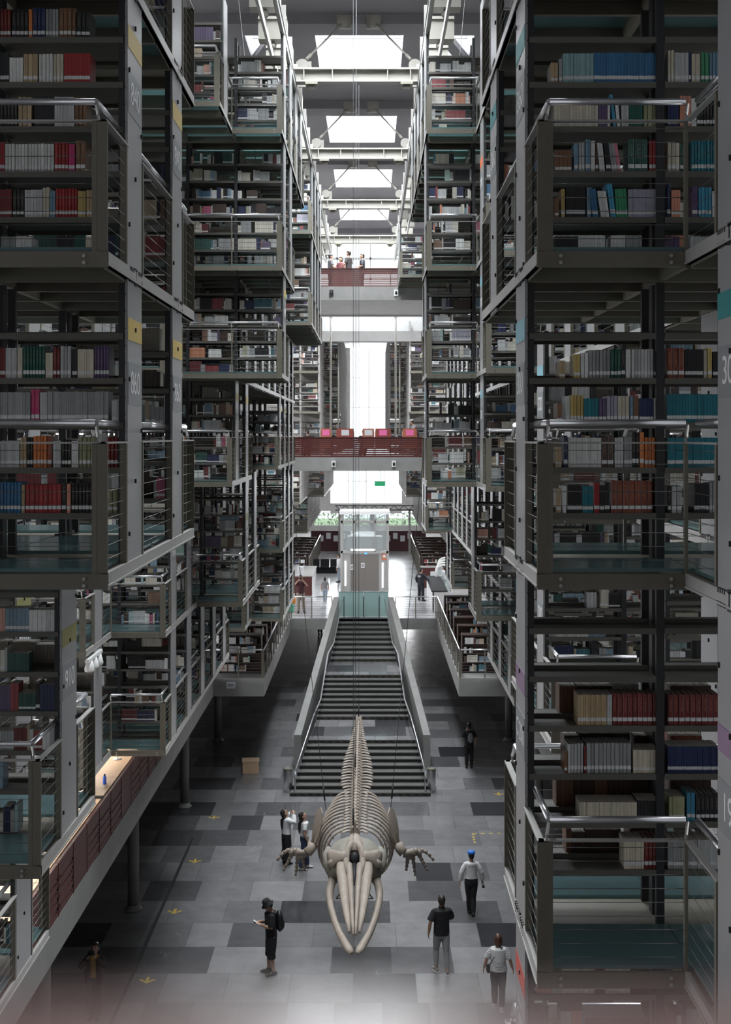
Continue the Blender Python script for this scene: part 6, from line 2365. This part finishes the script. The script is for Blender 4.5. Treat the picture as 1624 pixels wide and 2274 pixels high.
for i, (x, w) in enumerate(((-3.0, 1.5), (2.3, 1.9))):
    t = thing('partition', f'dark maroon partition with white notices below the garden window, {SIDE[-1 if i == 0 else 1]} of the lift', 'partition', (x, 92.0, ZM))
    MB().box(-w, w, 0, 0.06, 0, 1.55).build('panel', cmat('dark_maroon_panel', (0.05, 0.012, 0.016), 0.6), t)
    for j in range(4):
        MB().box(-w * 0.6 + j * 0.55, -w * 0.6 + j * 0.55 + 0.34, -0.01, 0, 0.75 + 0.2 * (j % 2), 1.2 + 0.2 * (j % 2)).build('notice', WHT, t)

# study desks with partitions on the lower bridge
for i, (pa, pb, c, n) in enumerate(((713, 735, (0.42, 0.13, 0.07), 'pink'), (748, 786, (0.26, 0.055, 0.04), 'white'), (806, 831, (0.36, 0.13, 0.08), 'white'), (834, 868, (0.26, 0.055, 0.04), 'pink'), (895, 926, (0.42, 0.13, 0.07), 'pink'))):
    Y = 56.7
    x0, x1 = (pa - VX) * Y / F, (pb - VX) * Y / F
    t = thing('study_desk', f'study desk with a wooden screen and {n} paper on the lower bridge, {ORD[i]} along', 'desk', ((x0 + x1) / 2, Y, ZL), 0, 'study desks on the lower bridge')
    w = (x1 - x0) / 2
    wd = cmat('orange_wood_%d' % int(c[0] * 100), c, 0.5, 0.2)
    MB().box(-w, w, 0, 0.03, 0.4, 1.32).build('screen', wd, t)
    MB().box(-w, w, 0.03, 0.65, 0.70, 0.74).build('desk_top', wd, t)
    for sx in (-1, 1):
        MB().box(sx * w - 0.015, sx * w + 0.015, 0.03, 0.6, 0, 1.2).build('side_panel', wd, t)
    MB().box(-min(0.18, w * 0.7), min(0.18, w * 0.7), -0.012, 0, 1.0, 1.26).build('paper', cmat('pink_paper', (0.80, 0.16, 0.38), 0.7) if n == 'pink' else WHT, t)

# things in the far hall: hanging rods and a dark truss
for i, (px, y0, y1) in enumerate(((735, 690, 960), (752, 735, 965), (879, 690, 960), (888, 735, 962))):
    Y = 63.8 if i % 2 == 0 else 73.6
    a, b = at(px, y0, Y), at(px, y1, Y)
    b.z = ZL if i % 2 == 0 else b.z
    o = MB().tube([a, b], 0.05, 8).build('hanging_rod', M['roofsteel'])
    tag(o, f'slim pale hanging rod beyond the bridges, {["leftmost", "second from left", "third from left", "rightmost"][i]}', 'rod', 'hanging rods of the bridges')
    MB().lathe(0, 0, [(0.09, -0.35), (0.11, -0.2), (0.05, -0.05), (0.05, 0.1)], 10).build('clevis', M['beam'], o, a)
t = thing('truss', 'dark lattice beam crossing in front of the lower end window', 'beam', (0.3, 90.0, ZC - 5.55))
m = MB()
for z in (0.0, 0.32):
    m.bar((-2.9, 0, z), (2.9, 0, z), 0.09, 0.07)
m.build('chord', M['black'], t)
m = MB()
for i in range(16):
    x = -2.9 + i * 0.3625
    m.bar((x, 0, 0.0 if i % 2 else 0.32), (x + 0.3625, 0, 0.32 if i % 2 else 0.0), 0.05, 0.05)
m.build('lattice', M['black'], t)
for sx in (-1, 1):
    MB().box(sx * 2.6 - 0.08, sx * 2.6 + 0.08, 0.02, 0.18, -3.25, 0.0).build('post', M['sidebeam'], t)
t = thing('wall_sign', 'small green exit sign hanging before the end window', 'sign', (0.75, 96.0, ZC - 3.85))
MB().box(-0.42, 0.42, 0, 0.05, -0.18, 0.18).build('panel', emit_mat('green_sign', (0.04, 0.40, 0.18), 0.35), t)
MB().box(-0.02, 0.02, 0.01, 0.03, 0.18, 1.2).build('hanger', M['sidebeam'], t)

# floor markings, drain, crate
yel = cmat('yellow_floor_paint', (0.55, 0.38, 0.06), 0.6)
for i, (px, py) in enumerate(((475, 1815), (433, 1912), (388, 2024), (327, 2177), (1108, 1763), (1046, 1692))):
    g = ground(px, py)
    m = MB()
    m.poly([(-0.035, 0.16, 0), (0.035, 0.16, 0), (0.035, -0.06, 0), (-0.035, -0.06, 0)], (0, 0, 0.003))
    m.poly([(0, -0.17, 0), (0.20, 0.03, 0), (0.15, 0.06, 0), (0, -0.09, 0), (-0.15, 0.06, 0), (-0.20, 0.03, 0)], (0, 0, 0.003))
    o = m.build('floor_arrow', yel, None, (g.x, g.y, 0.001))
    tag(o, f'yellow arrow on the stone floor {"by the left mezzanine edge, " + ORD[3 - i] + " from the camera" if i < 4 else ["right of the stairs", "right of the stairs, farther back"][i - 4]}', 'floor marking', 'yellow floor arrows')
g0, g1, g2 = ground(1050, 1852), ground(1122, 1850), ground(1055, 1872)
t = thing('floor_tape', 'dashed yellow and black tape corner on the floor by the right stacks', 'floor marking', g0)
m = MB()
for a, b in ((g0, g1), (g0, g2)):
    d = b - a
    d.z = 0
    n = max(3, int(d.length / 0.12))
    for j in range(0, n, 2):
        p, q = d * (j / n), d * ((j + 1) / n)
        m.bar((p.x, p.y, 0.002), (q.x, q.y, 0.002), 0.06, 0.003)
m.build('dash', yel, t)
o = MB().box(-5.60, -5.52, 16, 38, 0.0, 0.004).build('drain_cover', M['black'])
tag(o, 'thin dark drain channel in the floor below the left mezzanine edge', 'drain')
g = ground(557, 1714)
t = thing('crate', 'tan wooden crate on the floor in the shade left of the stairs', 'crate', g, 0.1)
MB().box(-0.30, 0.30, -0.25, 0.25, 0, 0.42).build('body', M['desk'], t)
MB().box(-0.32, 0.32, -0.27, 0.27, 0.42, 0.46).build('lid', M['desk'], t)
# lamp bar below a gallery corner of the left stacks
t = thing('lamp_bar', 'white bar with three lamps below a gallery corner of the left stacks', 'lamp', (XF(-1, 3) + 0.02, 22.5, ZC - 4.22))
MB().box(-0.04, 0.04, 0.0, 1.15, 0.0, 0.06).build('bar', M['white'], t)
for i in range(3):
    MB().lathe(0, 0, [(0.09, -0.20), (0.10, -0.16), (0.06, 0.0)], 12).build('lamp_head', M['white'], t, (0, 0.22 + i * 0.36, 0))

# added lamps, put in to brighten the oak desk
for sgn, x in ((-1, -7.0),):
    for i in range(4):
        y = 15.0 + i * 5.0
        t = thing('added_lamp_strip', f'added lamp strip brightening the oak desk from under the lowest gallery, {ORD[i]} from the camera', 'lamp', (x, y, ZC - 6.62), 0, 'added lamp strips above the oak desk')
        MB().box(-0.07, 0.07, -1.6, 1.6, 0.0, 0.07).build('housing', M['sidebeam'], t)
        MB().box(-0.05, 0.05, -1.55, 1.55, -0.015, 0.0).build('tube', emit_mat('warm_white_fill_tube', (1.0, 0.93, 0.82), 3.0), t)
        l = sky_portal('added_desk_fill', (x, y, ZC - 6.65), (0, 0, 0), 0.1, 3.1, 0)
        l.data.energy = 38.0
        l.data.color = (1.0, 0.93, 0.82)

# ------------------------------------------------------------------ the footbridge the picture is taken from: its lacquered parapet cap lies just under the lens
t = thing('footbridge', 'near footbridge whose reddish parapet cap blurs along the bottom edge', 'bridge', (AX, 0.0, ZC - 1.05))
lac = mat('glare_paled_lacquered_wood', (0.76, 0.52, 0.485), 0.22, 0, 0.2, 5.0)  # red wood base paled, so its colour carries the glare on the cap
MB().box(-5.2, 5.0, -0.22, 0.10, 0.965, 1.0028).build('parapet_cap', lac, t)
m = MB()
z0 = 0.0
for j in range(10):
    m.box(-5.2, 5.0, 0.02, 0.05, z0 + 0.003, z0 + 0.09)
    z0 += 0.095
m.build('plank_parapet', M['redwood'], t)
MB().box(-5.2, 5.0, -3.2, 0.05, -0.4, 0.0).build('concrete_deck', M['concrete'], t)
build_stacks()
# ------------------------------------------------------------------ the stacks beyond the bridges
random.seed(33)
FAR = {'G': lambda n: 1 if n < 31 else 0, 'A': lambda n: 1 if n < 31 else 0, 'B': lambda n: 2 if n < 29 else 1 if n < 32 else 0, 'C': lambda n: 2 if n < 32 else 1, 'D': lambda n: 3 if n < 32 else 2}
for s in (-1, 1):
    for st, kf in FAR.items():
        h = ZST[nxt(st)] - ZST[st]
        for n in range(28, 41):
            k = kf(n)
            t = thing('bookstack', f'distant steel bookstack beyond the bridges, {ORD[n - 28]} row, {STNAME[st]} storey, {SIDE[s]} side', 'bookstack', (XF(s, k), Yc(n), zw(st)), 0, 'distant bookstacks')
            ox, oy, oz = XF(s, k), Yc(n), zw(st)
            deck, shelf, rail = MB(), MB(), MB()
            yc = Yc(n) - oy
            K = k + 3
            xa, xb = XF(s, k) - ox, XF(s, K) - ox
            x0, x1 = min(xa, xb), max(xa, xb)
            deck.box(x0, x1, yc - ARM, yc + ARM, -0.10, 0.03)
            for o in shelf_offsets(st):
                shelf.box(x0, x1, yc - HALF, yc + HALF, o - 0.045, o)
            for j in range(0, K - k + 1):
                x = xa + s * BAY * j
                post = MB()
                post.box(x - 0.05, x + 0.05, yc - HALF, yc - HALF + 0.06, 0, h)
                post.box(x - 0.05, x + 0.05, yc + HALF - 0.06, yc + HALF, 0, h)
                post.box(x - 0.01, x + 0.01, yc - 0.1, yc + 0.1, 0, h)
                post.build('post', M['sidebeam'], t)
            for y in ((yc - ARM,) if n in (28, 31) else ()):
                for q in (0.3, 0.6, 0.97):
                    rail.box(x0, x1, y, y + 0.03, q - 0.012, q + 0.012)
            for q in (0.5, 0.97):
                rail.box(*sorted((xa, xa + s * 0.04)), yc - ARM, yc + ARM, q - 0.015, q + 0.015)
            for j in range(K - k):
                lo, hi = sorted((XF(s, k + j), XF(s, k + j + 1)))
                for i, o in enumerate(shelf_offsets(st)[:-1]):
                    fill_random(lo + 0.06, hi - 0.06, Yc(n) - HALF + 0.02, 0.2, zw(st) + o, 0.85, 0.05, 0.10, 0.28)
            deck.build('deck', M['beam'], t)
            shelf.build('shelf', M['shelf'], t)
            rail.build('railing', M['sidebeam'], t)
ind_books()
tag(BK.build('books'), 'all the other books standing in rows on the shelves of the stacks', 'books', None, 'stuff')
# ------------------------------------------------------------------ camera and output
cd = bpy.data.cameras.new('camera')
cam = bpy.data.objects.new('camera', cd)
COL.objects.link(cam)
cam.location = (0, 0, ZC)
cam.rotation_euler = (PI / 2, 0, 0)
cd.sensor_fit = 'VERTICAL'
cd.sensor_height = 36.0
cd.sensor_width = 36.0 * 1624 / 2274
cd.lens = F / 2274 * 36.0
cd.shift_x = (812 - VX) / 2274
cd.shift_y = (VY - 1137) / 2274
cd.clip_start = 0.02
cd.clip_end = 400
cd.dof.use_dof = True
cd.dof.focus_distance = 16.0
cd.dof.aperture_fstop = cd.lens / 9.0
SC.camera = cam
SC.view_settings.view_transform = 'Standard'
SC.view_settings.look = 'None'
SC.view_settings.exposure = EXPOSURE
SC.view_settings.gamma = 1
SC.view_settings.use_curve_mapping = False
SC.cycles.max_bounces = 5
SC.cycles.diffuse_bounces = 2
SC.cycles.glossy_bounces = 3
SC.cycles.transmission_bounces = 3
SC.cycles.transparent_max_bounces = 8
SC.cycles.sample_clamp_indirect = 6.0
SC.cycles.caustics_reflective = False
SC.cycles.caustics_refractive = False
SC.cycles.use_denoising = True
